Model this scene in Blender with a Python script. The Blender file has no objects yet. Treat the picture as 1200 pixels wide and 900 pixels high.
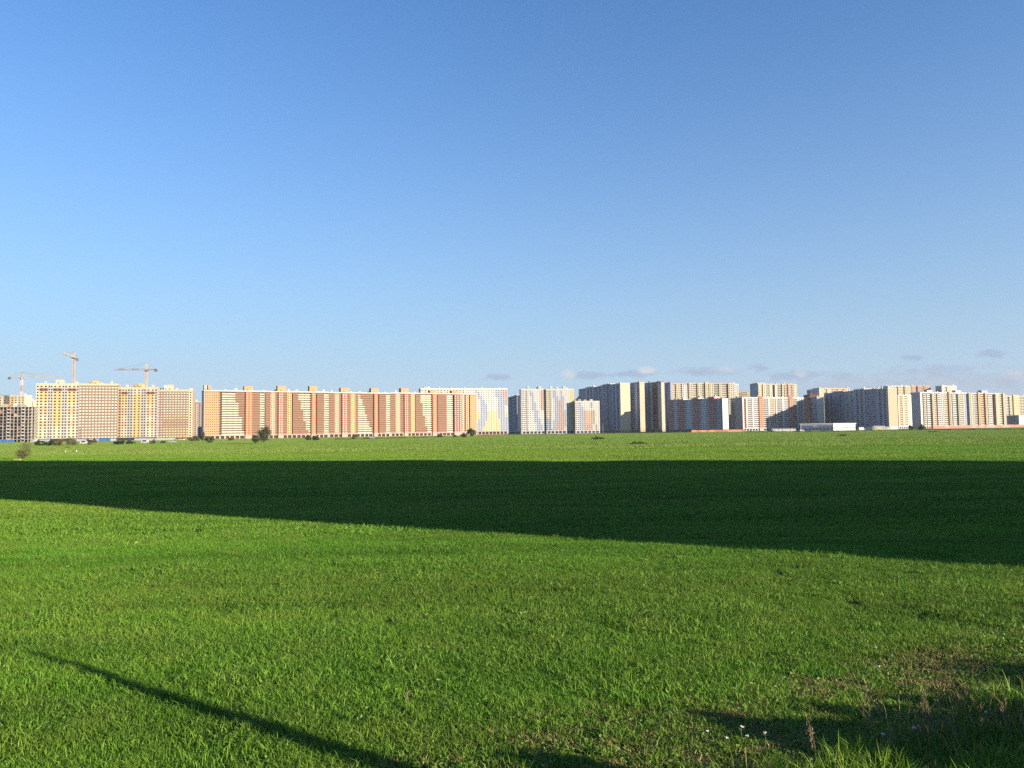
import bpy, math, random
import numpy as np
from mathutils import Vector, Matrix, noise as mnoise

R = math.radians
rnd = random.Random(7)
sc = bpy.context.scene
COL = sc.collection

# ------------------------------------------------------------------ camera
F = 930.0                 # focal length in pixels of a 1200 px wide frame
CAMZ = 4.5
PITCH, ROLL = R(3.54), R(0.76)
fwd = Vector((0, math.cos(PITCH), math.sin(PITCH)))
rt0 = Vector((1, 0, 0)); up0 = rt0.cross(fwd)
rt = (rt0 * math.cos(ROLL) - up0 * math.sin(ROLL)).normalized()
up = rt.cross(fwd).normalized()
cam_d = bpy.data.cameras.new("camera")
cam_d.sensor_width = 36.0; cam_d.lens = 36.0 * F / 1200.0
cam_d.clip_start = 0.1; cam_d.clip_end = 30000
cam = bpy.data.objects.new("camera", cam_d); COL.objects.link(cam)
M = Matrix((rt, up, -fwd)).transposed().to_4x4(); M.translation = (0, 0, CAMZ)
cam.matrix_world = M
sc.camera = cam

def ray(x, y):
    d = fwd + rt * ((x - 600.0) / F) + up * ((450.0 - y) / F)
    return d
def at(x, D, y=485.0):
    d = ray(x, y); t = D / d.y
    return Vector((d.x * t, D))
def zat(x, y, D):
    d = ray(x, y); return CAMZ + d.z * D / d.y

def sstep(a, b, v):
    t = min(1.0, max(0.0, (v - a) / (b - a))); return t * t * (3 - 2 * t)
# edge of the worn track along the foot of the bank
TA = Vector((0.5, 12.2)); TD = Vector((11.0, 5.6)).normalized(); TN = Vector((-TD.y, TD.x))
def track_s(x, y):
    """signed distance from the track's far edge, negative on the bank side"""
    w = 0.35 * mnoise.noise((x * 0.45, y * 0.45, 3.1))
    return (Vector((x, y)) - TA).dot(TN) + w
def terrain(x, y):
    r = y
    z = 2.2 * max(0.0, min(r, 1250.0) - 150.0) / 700.0
    z += 2.9 * (1 - sstep(1.0, 9.0, y))
    if y < 400:
        z += 0.22 * mnoise.noise((x * 0.05, y * 0.05, 0.3)) * (1 - sstep(250, 400, y)) * sstep(8, 20, y)
        z += 0.07 * mnoise.noise((x * 0.22, y * 0.22, 5.3)) * (1 - sstep(150, 300, y))
    return z
def ground_at(x, y):
    d = ray(x, y); t = 8.0
    for i in range(4000):
        p = Vector((0, 0, CAMZ)) + d * t
        if p.z <= terrain(p.x, p.y): break
        t *= 1.003
    return p

# ------------------------------------------------------------------ materials
MATS = {}
def mat(name, col, rough=0.8, var=0.08, scale=0.15, spec=0.3, metal=0.0):
    if name in MATS: return MATS[name]
    m = bpy.data.materials.new(name); m.use_nodes = True
    nt = m.node_tree; b = nt.nodes["Principled BSDF"]
    b.inputs["Roughness"].default_value = rough
    b.inputs["Specular IOR Level"].default_value = spec
    b.inputs["Metallic"].default_value = metal
    geo = nt.nodes.new("ShaderNodeNewGeometry")
    mp = nt.nodes.new("ShaderNodeMapping"); mp.inputs["Scale"].default_value = (scale, scale, scale * 0.35)
    nz = nt.nodes.new("ShaderNodeTexNoise"); nz.inputs["Detail"].default_value = 4
    mr = nt.nodes.new("ShaderNodeMapRange")
    mr.inputs[1].default_value = 0.25; mr.inputs[2].default_value = 0.75
    mr.inputs[3].default_value = 1 - var * 1.6; mr.inputs[4].default_value = 1 + var
    mx = nt.nodes.new("ShaderNodeVectorMath"); mx.operation = 'SCALE'
    mx.inputs[0].default_value = col
    L = nt.links
    L.new(geo.outputs["Position"], mp.inputs[0]); L.new(mp.outputs[0], nz.inputs["Vector"])
    L.new(nz.outputs["Fac"], mr.inputs[0]); L.new(mr.outputs[0], mx.inputs["Scale"])
    L.new(mx.outputs[0], b.inputs["Base Color"])
    MATS[name] = m
    return m
PAL = dict(
    cream=(.70, .62, .44), pale=(.75, .68, .47), yellow=(.74, .55, .24), lemon=(.76, .70, .40),
    orange=(.62, .39, .20), peach=(.72, .52, .34), brown=(.33, .19, .12), tan=(.52, .38, .25),
    lattice=(.36, .25, .15), red=(.40, .17, .10), brick=(.30, .12, .085), vermilion=(.52, .20, .10),
    navy=(.24, .26, .34), slate=(.37, .39, .43), grey=(.36, .36, .37), lightgrey=(.52, .51, .49),
    white=(.76, .74, .68), bluegrey=(.46, .51, .62), paleblue=(.55, .60, .68), green=(.46, .47, .36),
    ochre=(.60, .41, .18), pink=(.62, .43, .36), beige=(.70, .54, .37), concrete=(.42, .38, .33),
    dark=(.035, .033, .035), roofdark=(.10, .10, .11), blue=(.055, .09, .17), fenceblue=(.05, .20, .52),
    fencered=(.42, .17, .12), metalwhite=(.78, .78, .76), winebrown=(.26, .11, .09), rust=(.40, .20, .11), brickpale=(.44, .20, .17), greypale=(.52, .54, .56))
for _k in PAL:
    if _k not in ('navy', 'slate', 'dark', 'roofdark', 'blue', 'grey', 'fencered', 'brickpale', 'greypale'): PAL[_k] = tuple(.56 * c for c in PAL[_k])
def pm(n):
    return mat("paint_" + n, PAL[n])
GLASS = mat("window_glass", (.035, .038, .045), rough=.12, var=.3, scale=.5, spec=.5)
GLASSL = mat("loggia_glazing", (.10, .10, .11), rough=.2, var=.5, scale=.8, spec=.5)
OPENING = mat("open_void", (.03, .027, .025), rough=.9, var=.3)

# ------------------------------------------------------------------ mesh collector
BOXF = ((0, 3, 2, 1), (4, 5, 6, 7), (0, 1, 5, 4), (1, 2, 6, 5), (2, 3, 7, 6), (3, 0, 4, 7))
class MB:
    def __init__(s): s.v = []; s.f = []; s.m = []; s.mats = []
    def slot(s, m):
        if m not in s.mats: s.mats.append(m)
        return s.mats.index(m)
    def box(s, x0, x1, y0, y1, z0, z1, m):
        if x1 - x0 < 1e-4 or y1 - y0 < 1e-4 or z1 - z0 < 1e-4: return
        n = len(s.v); k = s.slot(m)
        s.v += [(x0, y0, z0), (x1, y0, z0), (x1, y1, z0), (x0, y1, z0), (x0, y0, z1), (x1, y0, z1), (x1, y1, z1), (x0, y1, z1)]
        for f in BOXF: s.f.append(tuple(n + i for i in f)); s.m.append(k)
    def bar(s, a, b, w, m, w2=None):
        a, b = Vector(a), Vector(b); d = (b - a).normalized()
        h = Vector((0, 0, 1)) if abs(d.z) < .9 else Vector((1, 0, 0))
        p = d.cross(h).normalized(); q = d.cross(p)
        n = len(s.v); k = s.slot(m); w2 = w if w2 is None else w2
        for c, ww in ((a, w), (b, w2)):
            for i, j in ((-1, -1), (1, -1), (1, 1), (-1, 1)):
                s.v.append(tuple(c + p * i * ww / 2 + q * j * ww / 2))
        for f in BOXF: s.f.append(tuple(n + i for i in f)); s.m.append(k)
    def tube(s, pts, rad, m, n=8):
        k = s.slot(m); base = len(s.v); N = len(pts)
        for i, (p, r) in enumerate(zip(pts, rad)):
            p = Vector(p); d = (Vector(pts[min(i + 1, N - 1)]) - Vector(pts[max(i - 1, 0)])).normalized()
            h = Vector((1, 0, 0)) if abs(d.x) < .9 else Vector((0, 1, 0))
            a = d.cross(h).normalized(); b = d.cross(a)
            for j in range(n):
                t = 2 * math.pi * j / n; s.v.append(tuple(p + a * math.cos(t) * r + b * math.sin(t) * r))
        for i in range(N - 1):
            for j in range(n):
                s.f.append((base + i * n + j, base + i * n + (j + 1) % n, base + (i + 1) * n + (j + 1) % n, base + (i + 1) * n + j)); s.m.append(k)
        s.f.append(tuple(base + j for j in range(n))); s.m.append(k)
        s.f.append(tuple(base + (N - 1) * n + j for j in reversed(range(n)))); s.m.append(k)
    def poly(s, pts, m):
        n = len(s.v); s.v += [tuple(p) for p in pts]; s.f.append(tuple(range(n, n + len(pts)))); s.m.append(s.slot(m))
    def mesh(s, name):
        me = bpy.data.meshes.new(name); me.from_pydata(s.v, [], s.f)
        for m in s.mats: me.materials.append(m)
        me.polygons.foreach_set("material_index", s.m); me.update()
        return me
    def build(s, name, parent=None, mtx=None):
        o = bpy.data.objects.new(name, s.mesh(name)); COL.objects.link(o)
        if parent: o.parent = parent
        if mtx is not None: o.matrix_local = mtx
        return o
def thing(name, label, cat, loc=(0, 0, 0), rz=0, group=None):
    o = bpy.data.objects.new(name, None); COL.objects.link(o)
    o.empty_display_size = .5
    o.location = loc; o.rotation_euler = (0, 0, rz); o["label"] = label; o["category"] = cat
    if group: o["group"] = group
    return o
def tag(o, label, cat, group=None):
    o["label"] = label; o["category"] = cat
    if group: o["group"] = group
    return o

# ------------------------------------------------------------------ apartment blocks
WINMESH = {}
class Block:
    """One building: an Empty whose children are walls, loggias, windows, roofs."""
    def __init__(s, name, label, cat="apartment block", group=None, cap=100):
        s.name, s.label, s.cat, s.group, s.cap = name, label, cat, group, cap
        s.root = None; s.wins = []
    def wing(s, xl, xr, Dl, Dr, ytop, depth, floors, bays, body="cream", endr=None, endl=None, gf=("concrete", 4.0),
             roofcol="white", lifts=(), vents=0, fill=None, wincol=None, wind=.0, p0=None, p1=None, H=None, back=False, bump=0):
        p0 = at(xl, Dl) if p0 is None else Vector(p0); p1 = at(xr, Dr) if p1 is None else Vector(p1)
        zb = min(terrain(*p0), terrain(*p1)) - .05
        if H is None: H = zat(xl, ytop, Dl) - zb
        if s.root is None:
            s.root = thing(s.name, s.label, s.cat, (p0.x, p0.y, zb), 0, s.group)
        r0 = Vector(s.root.location)
        u = p1 - p0; W = u.length; u.normalize(); ang = math.atan2(u.y, u.x)
        X = Matrix.Translation((p0.x - r0.x, p0.y - r0.y, zb - r0.z)) @ Matrix.Rotation(ang, 4, 'Z')
        def loc(px):           # pixel column -> metres along this facade
            d = ray(px, 485.0); # solve p0 + u*t = k*d
            den = u.x * d.y - u.y * d.x
            return max(0.0, min(W, (p0.y * d.x - p0.x * d.y) / den))
        gcol, gh = gf; T = 1.6
        zt = H - .8; fh = (zt - gh) / floors
        wall = MB(); B = pm(body)
        e0 = .25 if endl else 0; e1 = .25 if endr else 0
        wall.box(e0, W - e1, T, depth, -3, H - .01, B)
        if endr: wall.box(W - e1, W, .02, depth - .02, gh, H - .02, pm(endr)); wall.box(W - e1, W - .03, .02, depth - .02, -3, gh, pm(gcol))
        if endl: wall.box(0, e0, .02, depth - .02, gh, H - .02, pm(endl)); wall.box(.03, e0, .02, depth - .02, -3, gh, pm(gcol))
        wall.box(e0, W - e1, 0, T, zt, H - .015, pm(fill or body))      # top band of the facade
        WM = GLASS if wincol is None else (OPENING if wincol == 'void' else pm(wincol))  # grey pane colours stand in for bright frames and sky reflected in glass
        px = xl; prev = 0.0
        total = bays[-1][1] if bays else 1
        if back:   # bays are given as metres
            conv = lambda v: v
        else: conv = loc
        last = bays[-1] if bays else None
        for b in bays:
            kind, x1 = b[0], b[1]
            s0, s1 = prev, conv(x1)
            if b is last: s1 = W
            prev = s1
            if bump and kind == 'W' and b[3] >= 1 and rnd.random() < .75:
                b = ('P', x1, bump * rnd.uniform(.5, 1.2), b[2], b[3], {'rise': rnd.choice((-.3, -.3, .8, 1.6, 2.8))}); kind = 'P'
            s0 = max(s0, e0); s1 = min(s1, W - e1)
            w = s1 - s0
            if w < .3: continue
            if kind == 'W':
                col, nc = b[2], b[3]; opt = b[4] if len(b) > 4 else {}
                wall.box(s0, s1, 0, T - .005, gh, zt - .01, pm(col))
                ww = min(opt.get('ww', 1.5), w / max(nc, 1) * .6); wh = fh * opt.get('wh', .52)
                for f in range(floors):
                    for c in range(nc):
                        s.wins.append((X, s0 + (c + .5) * w / nc, -.02, gh + (f + .55) * fh, ww, wh, WM))
            elif kind == 'M':
                nc, fn = b[2], b[3]; opt = b[4] if len(b) > 4 else {}
                cw = w / nc
                ww = min(opt.get('ww', 1.6), cw * .6); wh = fh * opt.get('wh', .5)
                for f in range(floors):
                    run = 0; cols = [fn((c + .5) / nc, (f + .5) / floors) for c in range(nc)] + [None]
                    for c in range(1, nc + 1):
                        if cols[c] != cols[run]:
                            wall.box(s0 + run * cw, s0 + c * cw, 0, T - .005, gh + f * fh, gh + (f + 1) * fh - .001, pm(cols[run])); run = c
                    for c in range(nc):
                        if opt.get('skip', 0) and rnd.random() < opt['skip']: continue
                        s.wins.append((X, s0 + (c + .5) * cw, -.02, gh + (f + .55) * fh, ww, wh, WM))
            elif kind in 'LX':
                lg = MB(); opt = b[-1] if isinstance(b[-1], dict) else {}
                bh = opt.get('bh', .52); dp = opt.get('dp', .0)
                lg.box(s0 + .02, s1 - .02, T - .25, T - .03, gh, zt - .012, GLASSL)
                for f in range(floors):
                    z0 = gh + f * fh; t = (f + .5) / floors
                    if kind == 'L': segs = [(s0, s1, b[2])]
                    else:   # boundary moves with height; colours left and right of it
                        fr = b[2] + (b[3] - b[2]) * (1 - t); fr = round(fr * 7) / 7 if not opt.get('smooth') else fr
                        m_ = s0 + w * min(1, max(0, fr)); segs = [(s0, m_, b[4]), (m_, s1, b[5])]
                    for a0, a1, cn in segs:
                        if a1 - a0 < .1: continue
                        if cn == 'brown':
                            lg.box(a0, a1, dp, T - .26, z0, z0 + fh * .70, pm(cn))
                            lg.box(a0, a1, dp + .12, T - .26, z0 + fh * .70 + .001, z0 + fh * .84, pm('rust'))
                        else:
                            lg.box(a0, a1, dp, dp + .25, z0, z0 + fh * bh, pm(cn))
                            lg.box(a0, a1, dp + .251, T - .26, z0, z0 + .25, pm(cn))
                nd = max(1, int(round(w / 6.5)))
                for c in range(nd + 1):
                    xx = s0 + .1 + (w - .4) * c / nd
                    lg.box(xx, xx + .2, dp + .26, T - .27, gh + .01, zt - .02, pm(b[2] if kind == 'L' else 'brown'))
                lg.build("loggia", s.root, X)
            elif kind == 'G':
                nc, cell, lat = b[2], b[3], b[4]; opt = b[5] if len(b) > 5 else {}
                lg = MB(); cw = w / nc
                for c in range(nc + 1):
                    xx = s0 + c * cw; lg.box(max(s0, xx - .62), min(s1, xx + .62), .05, T - .02, gh, zt - .012, pm(lat))
                for f in range(floors):
                    z0 = gh + f * fh; t = (f + .5) / floors
                    for c in range(nc):
                        cc = cell((c + .5) / nc, t) if callable(cell) else cell
                        a0, a1 = s0 + c * cw + .63, s0 + (c + 1) * cw - .63
                        lg.box(a0, a1, 0.1, .35, z0 + .05, z0 + fh * .56, pm(cc))
                        if opt.get('frame', 1): lg.box(a0, a1, .3, T - .03, z0 + fh * .74, z0 + fh * 1.01, pm(lat))
                lg.box(s0, s1, T - .2, T - .04, gh, zt - .02, GLASSL if not opt.get('void') else OPENING)
                lg.build("loggia", s.root, X)
            elif kind == 'S':
                col, nc = b[2], b[3]
                wall.box(s0, s1, T - .3, T - .005, gh, zt - .01, pm(col))
                for f in range(floors):
                    for c in range(nc):
                        s.wins.append((X, s0 + (c + .5) * w / nc, T - .32, gh + (f + .55) * fh, min(1.6, w / nc * .6), fh * .5, WM))
            elif kind == 'P':
                proj, col, nc = b[2], b[3], b[4]; opt = b[5] if len(b) > 5 else {}
                tw = MB(); zt2 = zt + opt.get('rise', 0)
                tw.box(s0 + .02, s1 - .02, -proj, T - .02, gh, zt2, pm(col))
                ac = opt.get('accent')
                if ac:
                    for f in range(floors):
                        z0 = gh + f * fh
                        for c in range(nc):
                            q0 = s0 + w * (c + .27) / nc; q1 = s0 + w * (c + .73) / nc
                            tw.box(q0, q1, -proj - .12, -proj - .001, z0 + fh * .15, z0 + fh * .58, pm(ac))
                else:
                    for f in range(floors):
                        for c in range(nc):
                            s.wins.append((X, s0 + (c + .5) * w / nc, -proj - .02, gh + (f + .55) * fh, min(1.6, w / nc * .6), fh * .5, WM))
                tw.box(s0 + .05, s1 - .05, -proj + .05, T - .05, -3, gh - .002, pm(gcol))
                tw.build("stair_tower", s.root, X)
        wall.build("wall", s.root, X)
        # ground floor with openings
        g = MB(); G = pm(gcol)
        g.box(e0, W - e1, .06, T - .01, -3, .5, G); g.box(e0, W - e1, .04, T - .01, gh - .9, gh - .004, G)
        n = max(2, int(W / 5)); g.box(e0, W - e1, .7, T - .012, .5, gh - .9, OPENING)
        for c in range(n + 1):
            xx = e0 + .02 + (W - e0 - e1 - 1.4) * c / n
            g.box(xx, xx + 1.36 * (1 + .6 * rnd.random()) * .8, .05, .72, .5, gh - .9, G)
        g.build("ground_floor", s.root, X)
        # roof: slab and parapet
        rf = MB(); RC = pm(roofcol)
        rf.box(-.15, W + .15, -.15, depth + .15, H, H + .25, pm('roofdark'))
        for a in ((-.2, W + .2, -.2, .15), (-.2, W + .2, depth - .15, depth + .2)): rf.box(*a, H + .004, H + 1.0, RC)
        for a in ((-.2, .15), (W - .15, W + .2)): rf.box(*a, .151, depth - .151, H + .004, H + 1.0, RC)
        rf.build("roof", s.root, X)
        for (a, b2, yt, cn) in lifts:
            s0, s1 = loc(a), loc(b2); D = (p0 + u * s0).y
            hh = max(1.5, zat(a, yt, D) - zb - H)
            k = MB(); k.box(s0, s1, 2.0, min(depth - 1, 8.5), H + .2, H + hh, pm(cn))
            k.box(s0 - .2, s1 + .2, 1.8, min(depth - .8, 8.7), H + hh, H + hh + .3, pm(cn))
            lh = k.build("lift_house", s.root, X)
            k = MB(); q = s0 + (s1 - s0) * .3
            k.box(q, q + 1.0, 1.93, 1.995, H + .25, H + 2.3, GLASS); k.build("door", lh)
        for i in range(vents):
            q = W * (i + .35 + .4 * rnd.random()) / vents; hh = rnd.uniform(2.0, 3.8); ww = rnd.uniform(1.2, 3.2)
            k = MB(); dd = rnd.uniform(2, max(2.5, depth - 4)); k.box(q, q + ww, dd, dd + 1.4, H + .2, H + hh, pm(roofcol))
            k.box(q - .15, q + ww + .15, dd - .15, dd + 1.55, H + hh, H + hh + .2, pm('grey'))
            k.build("vent", s.root, X)
        return X, W, H, gh, fh
    def done(s):
        ws = s.wins
        # the highest storeys first: they are the ones no tree or fence hides
        ws = sorted(ws, key=lambda q: -round(q[3] + q[0].translation.z, 1))
        for q in ws[:s.cap]:
            key = (round(q[4], 2), round(q[5], 2), q[6].name)
            if key not in WINMESH:
                m = MB(); m.box(-q[4] / 2, q[4] / 2, 0, .2, -q[5] / 2, q[5] / 2, q[6]); WINMESH[key] = m.mesh("window")
            o = bpy.data.objects.new("window", WINMESH[key]); COL.objects.link(o); o.parent = s.root
            o.matrix_local = q[0] @ Matrix.Translation((q[1], q[2], q[3]))
        rest = ws[s.cap:]
        if rest:
            m = MB()
            for (X, x, y, z, w, h, wm) in rest:
                n = len(m.v); k = m.slot(wm)
                for sx, sz in ((-1, -1), (1, -1), (1, 1), (-1, 1)): m.v.append(tuple(X @ Vector((x + sx * w / 2, y, z + sz * h / 2))))
                for sx, sz in ((-1, -1), (1, -1), (1, 1), (-1, 1)): m.v.append(tuple(X @ Vector((x + sx * w / 2, y + .2, z + sz * h / 2))))
                for f in ((0, 1, 2, 3), (0, 4, 5, 1), (1, 5, 6, 2), (2, 6, 7, 3), (3, 7, 4, 0)): m.f.append(tuple(n + i for i in f)); m.m.append(k)
            o = m.build("window", s.root); o["kind"] = "stuff"
        return s.root

# ------------------------------------------------------------------ light and colour settings
GCOL1, GCOL2 = (.094, .235, .014), (.170, .258, .030)
AIR = (1.2, 1.0, 7.0); SKYS = .081
SUNS, SUNC, EXPO = 4.35, (1.0, .86, .68), 1.57
CLOUD_GREY, CLOUD_WHITE = (.13, .16, .22), (.22, .235, .26)
HAZE = 0.00004
# ------------------------------------------------------------------ the district
def patches(bands, base='yellow', edge='pale', lo=.22, hi=.78):
    def fn(u, t):
        for a, b, c in bands:
            if a < t < b: return c if lo < u < hi else edge
        return base if lo < u < hi else edge
    return fn
bpat = patches([(0, .20, 'pale'), (.20, .35, 'peach'), (.35, .42, 'pale'), (.42, .62, 'peach'), (.62, .68, 'pale'), (.87, .95, 'winebrown'), (.95, 1, 'cream')])
ypat = patches([(0, .2, 'pale'), (.87, .95, 'winebrown'), (.95, 1, 'cream')])
# --- concrete skeleton of the unfinished block (far left)
def skeleton():
    p0, p1 = at(-14, 742), at(38.0, 752); zb = terrain(*p0) - .05; H = zat(20, 476.5, 747) - zb
    u = p1 - p0; W = u.length; ang = math.atan2(u.y, u.x)
    r = thing("unfinished_building", "grey brown concrete skeleton of an unfinished block with open dark storeys", "building", (p0.x, p0.y, zb), ang)
    n = 11; fh = H / n; dep = 16
    C = pm('concrete')
    for i in range(n + 1):
        m = MB(); m.box(-.3, W + .3, -.3, dep, i * fh - .3 if i else -3.1, i * fh + .001, pm('lightgrey') if i % 3 else C); m.build("floor_slab", r)
    cols = 13
    for c in range(cols):
        x = W * (c + .0) / (cols - 1) * .985
        for y in (0.05, 7.5, 14.5):
            m = MB(); m.box(x, x + .6, y, y + .6, -2, H - .31, C); m.build("column", r)
    for c in range(cols - 1):
        x0 = W * c / (cols - 1) * .985 + .62; x1 = W * (c + 1) / (cols - 1) * .985 - .02
        m = MB(); kind = c % 4
        for i in range(n):
            z0, z1 = i * fh + .003, (i + 1) * fh - .303
            if rnd.random() < .34 - .03 * i + (.25 if c in (0, 5, 6) else 0):
                m.box(x0, x1, .5, .8, z0, z0 + (z1 - z0) * rnd.choice((.35, .45, .9)), pm(rnd.choice(('rust', 'brick', 'brick', 'tan'))))
            if kind == 1: m.box(x0, x1, -1.2, -.31, z0 - .2, z0 + .9, pm('lightgrey'))
        m.box(x0, x1, 9.0, 9.3, .01, H - .31, pm('concrete'))
        m.build("infill_wall", r)
    for (a, b, h) in ((.02, .16, 2.2), (.30, .42, 2.6), (.55, .62, 3.0), (.70, .82, 2.0)):
        m = MB(); m.box(W * a, W * b, 2, 6, H + .002, H + h, pm(rnd.choice(('concrete', 'tan', 'slate')))); m.build("formwork", r)
    for k in range(26):
        m = MB(); x = rnd.uniform(0, W); m.bar((x, rnd.uniform(.2, 8), H), (x, rnd.uniform(.2, 8), H + rnd.uniform(1, 1.8)), .18, pm('rust'))
        m.build("rebar", r)
skeleton()

b = Block("apartment_building", "pale yellow flat roofed block rising behind the grey concrete skeleton")
b.wing(-14, 28.5, 905, 905, 464.5, 14, 17, [('W', 8, 'pale', 4), ('W', 16, 'yellow', 2), ('W', 28.5, 'pale', 3)], body='pale', vents=3)
b.wing(28.6, 38.5, 930, 930, 470.5, 14, 16, [('W', 38.5, 'cream', 3)], body='cream', vents=1)
b.done()

b = Block("apartment_building", "long yellow block with brown patches and a pale dotted half, below the middle crane")
b.wing(41.5, 137.8, 768, 790, 450.4, 17, 18,
  [('W', 45.3, 'cream', 1, {'ww': 2.2}), ('M', 55.6, 2, bpat, {'ww': 1.9}), ('W', 61.4, 'lightgrey', 2, {'ww': 2.0}), ('M', 72, 2, ypat, {'ww': 1.8}),
   ('W', 78.4, 'lightgrey', 2, {'ww': 2.0}), ('M', 89, 2, bpat, {'ww': 1.8}), ('W', 92, 'lightgrey', 1, {'ww': 1.8}),
   ('G', 137.8, 12, (lambda u, t: 'pink' if (u < .12 and t < .2) else 'white'), 'lattice')],
  body='tan', fill='cream', endl='slate', endr='tan', gf=('dark', 3.2), roofcol='cream', wincol='void',
  lifts=[(64, 73, 445.2, 'pale'), (102, 107, 447.6, 'tan'), (107.5, 114.5, 446.4, 'yellow')], vents=6)
b.done()

b = Block("apartment_building", "yellow and grey block with a lower dotted wing, behind the crane with dark counterweight")
b.wing(138.2, 184, 792, 799, 455, 16, 18,
  [('W', 142, 'tan', 1, {'ww': 2.4}), ('M', 149, 2, bpat), ('W', 155.4, 'lightgrey', 2, {'ww': 2.2}), ('M', 165, 2, patches([(.9, 1, 'cream')], 'yellow', 'pale')),
   ('W', 171, 'lightgrey', 2, {'ww': 2.2}), ('M', 181, 2, bpat), ('W', 184, 'lightgrey', 1, {'ww': 2})],
  body='tan', fill='cream', gf=('dark', 3.2), roofcol='cream', wincol='void', lifts=[(154, 160, 450.8, 'tan'), (161, 165.5, 449.2, 'yellow')], vents=3)
b.wing(184.2, 225.6, 803, 811, 457.8, 12, 18,
  [('G', 191, 2, 'grey', 'brown', {'void': 1}), ('G', 221, 9, (lambda u, t: 'pink' if .22 < t < .38 else ('lemon' if t < .5 else 'white')), 'lattice'), ('W', 225.6, 'pale', 1)],
  body='tan', fill='cream', endr='tan', gf=('rust', 3.2), roofcol='cream', lifts=[(191.3, 195, 451.5, 'slate'), (195.2, 202, 451, 'cream')], vents=3)
b.done()

b = Block("apartment_building", "narrow white block seen through the gap beside the orange end wall", cap=60)
b.wing(224, 232, 1000, 1000, 471.5, 13, 16, [('W', 228, 'tan', 1), ('W', 230.2, 'cream', 1), ('L', 232, 'white')], body='tan', vents=1); b.done()
b = Block("apartment_building", "narrow pinkish block in the gap, just touching the orange end wall", cap=60)
b.wing(232, 239.5, 965, 965, 471.5, 13, 16, [('W', 235.5, 'pink', 1), ('W', 238, 'cream', 1), ('W', 239.5, 'slate', 1)], body='pink', vents=1); b.done()

# --- the long brown and orange row, three blocks in one receding line
A0, A1 = at(239.0, 820), at(558.8, 975)
def row_D(px):
    d = ray(px, 485.0); u = A1 - A0; den = u.x * d.y - u.y * d.x
    t = (A0.y * d.x - A0.x * d.y) / den
    return (A0 + u * t).y
def rowblock(label, xl, xr, ytop, bays, lifts, **kw):
    b = Block("apartment_building", label, group="brown and orange blocks in one long row")
    b.wing(xl, xr, row_D(xl), row_D(xr), ytop, 16, 18, bays, body='brown', fill='brown', gf=('pink', 4.4), roofcol='white', lifts=lifts, vents=kw.pop('vents', 8), **kw)
    b.done()
ST = dict(accent='white', rise=.5)
rowblock("long brown block with a broad orange end wall and a stepped pale yellow flank", 239, 385.3, 458.2,
  [('W', 256.8, 'orange', 8, {'ww': .9, 'wh': .4}), ('S', 259.8, 'brown', 1), ('X', 287.5, .55, .98, 'pale', 'brown'),
   ('P', 295.3, 1.5, 'vermilion', 2, {'accent': 'peach', 'rise': .5}), ('L', 304.8, 'brown'), ('L', 310, 'pale'), ('S', 311, 'winebrown', 0), ('L', 317.2, 'brown'), ('W', 322.3, 'peach', 2, {'ww': 1.0}),
   ('L', 326, 'brown'), ('P', 331.6, 1.2, 'red', 2, ST), ('L', 336.8, 'brown'), ('W', 341.8, 'yellow', 2, {'ww': 1.2}), ('S', 343.2, 'winebrown', 0),
   ('X', 364.6, .25, .86, 'brown', 'pale'), ('P', 370, 1.5, 'vermilion', 1, {'accent': 'peach', 'rise': .5}), ('S', 371.6, 'winebrown', 0), ('L', 380, 'brown'), ('L', 385.3, 'pale')],
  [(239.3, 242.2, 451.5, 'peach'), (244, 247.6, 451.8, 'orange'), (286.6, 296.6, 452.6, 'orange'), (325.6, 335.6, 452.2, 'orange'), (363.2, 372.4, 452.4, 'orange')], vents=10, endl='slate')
rowblock("middle brown block of the long row, pale steps beside an orange stair tower", 385.6, 457.3, 460.4,
  [('L', 392.5, 'brown'), ('W', 397.2, 'peach', 2, {'ww': 1.0}), ('L', 400.6, 'brown'), ('P', 406.8, 1.2, 'red', 2, ST), ('L', 411.2, 'brown'), ('W', 416.2, 'yellow', 2, {'ww': 1.2}),
   ('L', 419.8, 'brown'), ('X', 438, .12, .92, 'pale', 'brown'), ('P', 442.6, 1.5, 'vermilion', 1, {'accent': 'peach', 'rise': .5}), ('S', 444.4, 'winebrown', 0), ('L', 452.6, 'brown'), ('L', 457.3, 'pale')],
  [(400, 410, 454.6, 'orange'), (435.6, 444.4, 455, 'orange')], vents=7)
rowblock("far brown block of the long row, ending in a plain orange yellow wall", 457.6, 558.8, 460.9,
  [('L', 463.8, 'brown'), ('W', 468.8, 'peach', 2, {'ww': .9}), ('L', 473.6, 'brown'), ('P', 478.2, 1.2, 'red', 2, ST), ('L', 481.8, 'brown'), ('W', 486.2, 'yellow', 2, {'ww': 1}), ('S', 487, 'winebrown', 0),
   ('X', 506.4, .25, .72, 'brown', 'pale'), ('P', 511.8, 1.5, 'vermilion', 1, {'accent': 'peach', 'rise': .5}), ('S', 513.2, 'winebrown', 0), ('L', 523.6, 'brown'), ('L', 530.6, 'pale'), ('S', 532, 'winebrown', 0),
   ('P', 540.6, 1.2, 'brick', 3, ST), ('W', 543.6, 'cream', 1), ('L', 546.4, 'rust'), ('W', 549.4, 'yellow', 1), ('S', 551, 'winebrown', 0), ('W', 558.8, 'orange', 3, {'ww': .8, 'wh': .35})],
  [(470.8, 479.6, 455, 'orange'), (505, 512, 457.8, 'orange'), (530.6, 538, 458.2, 'orange')], vents=9)

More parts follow.
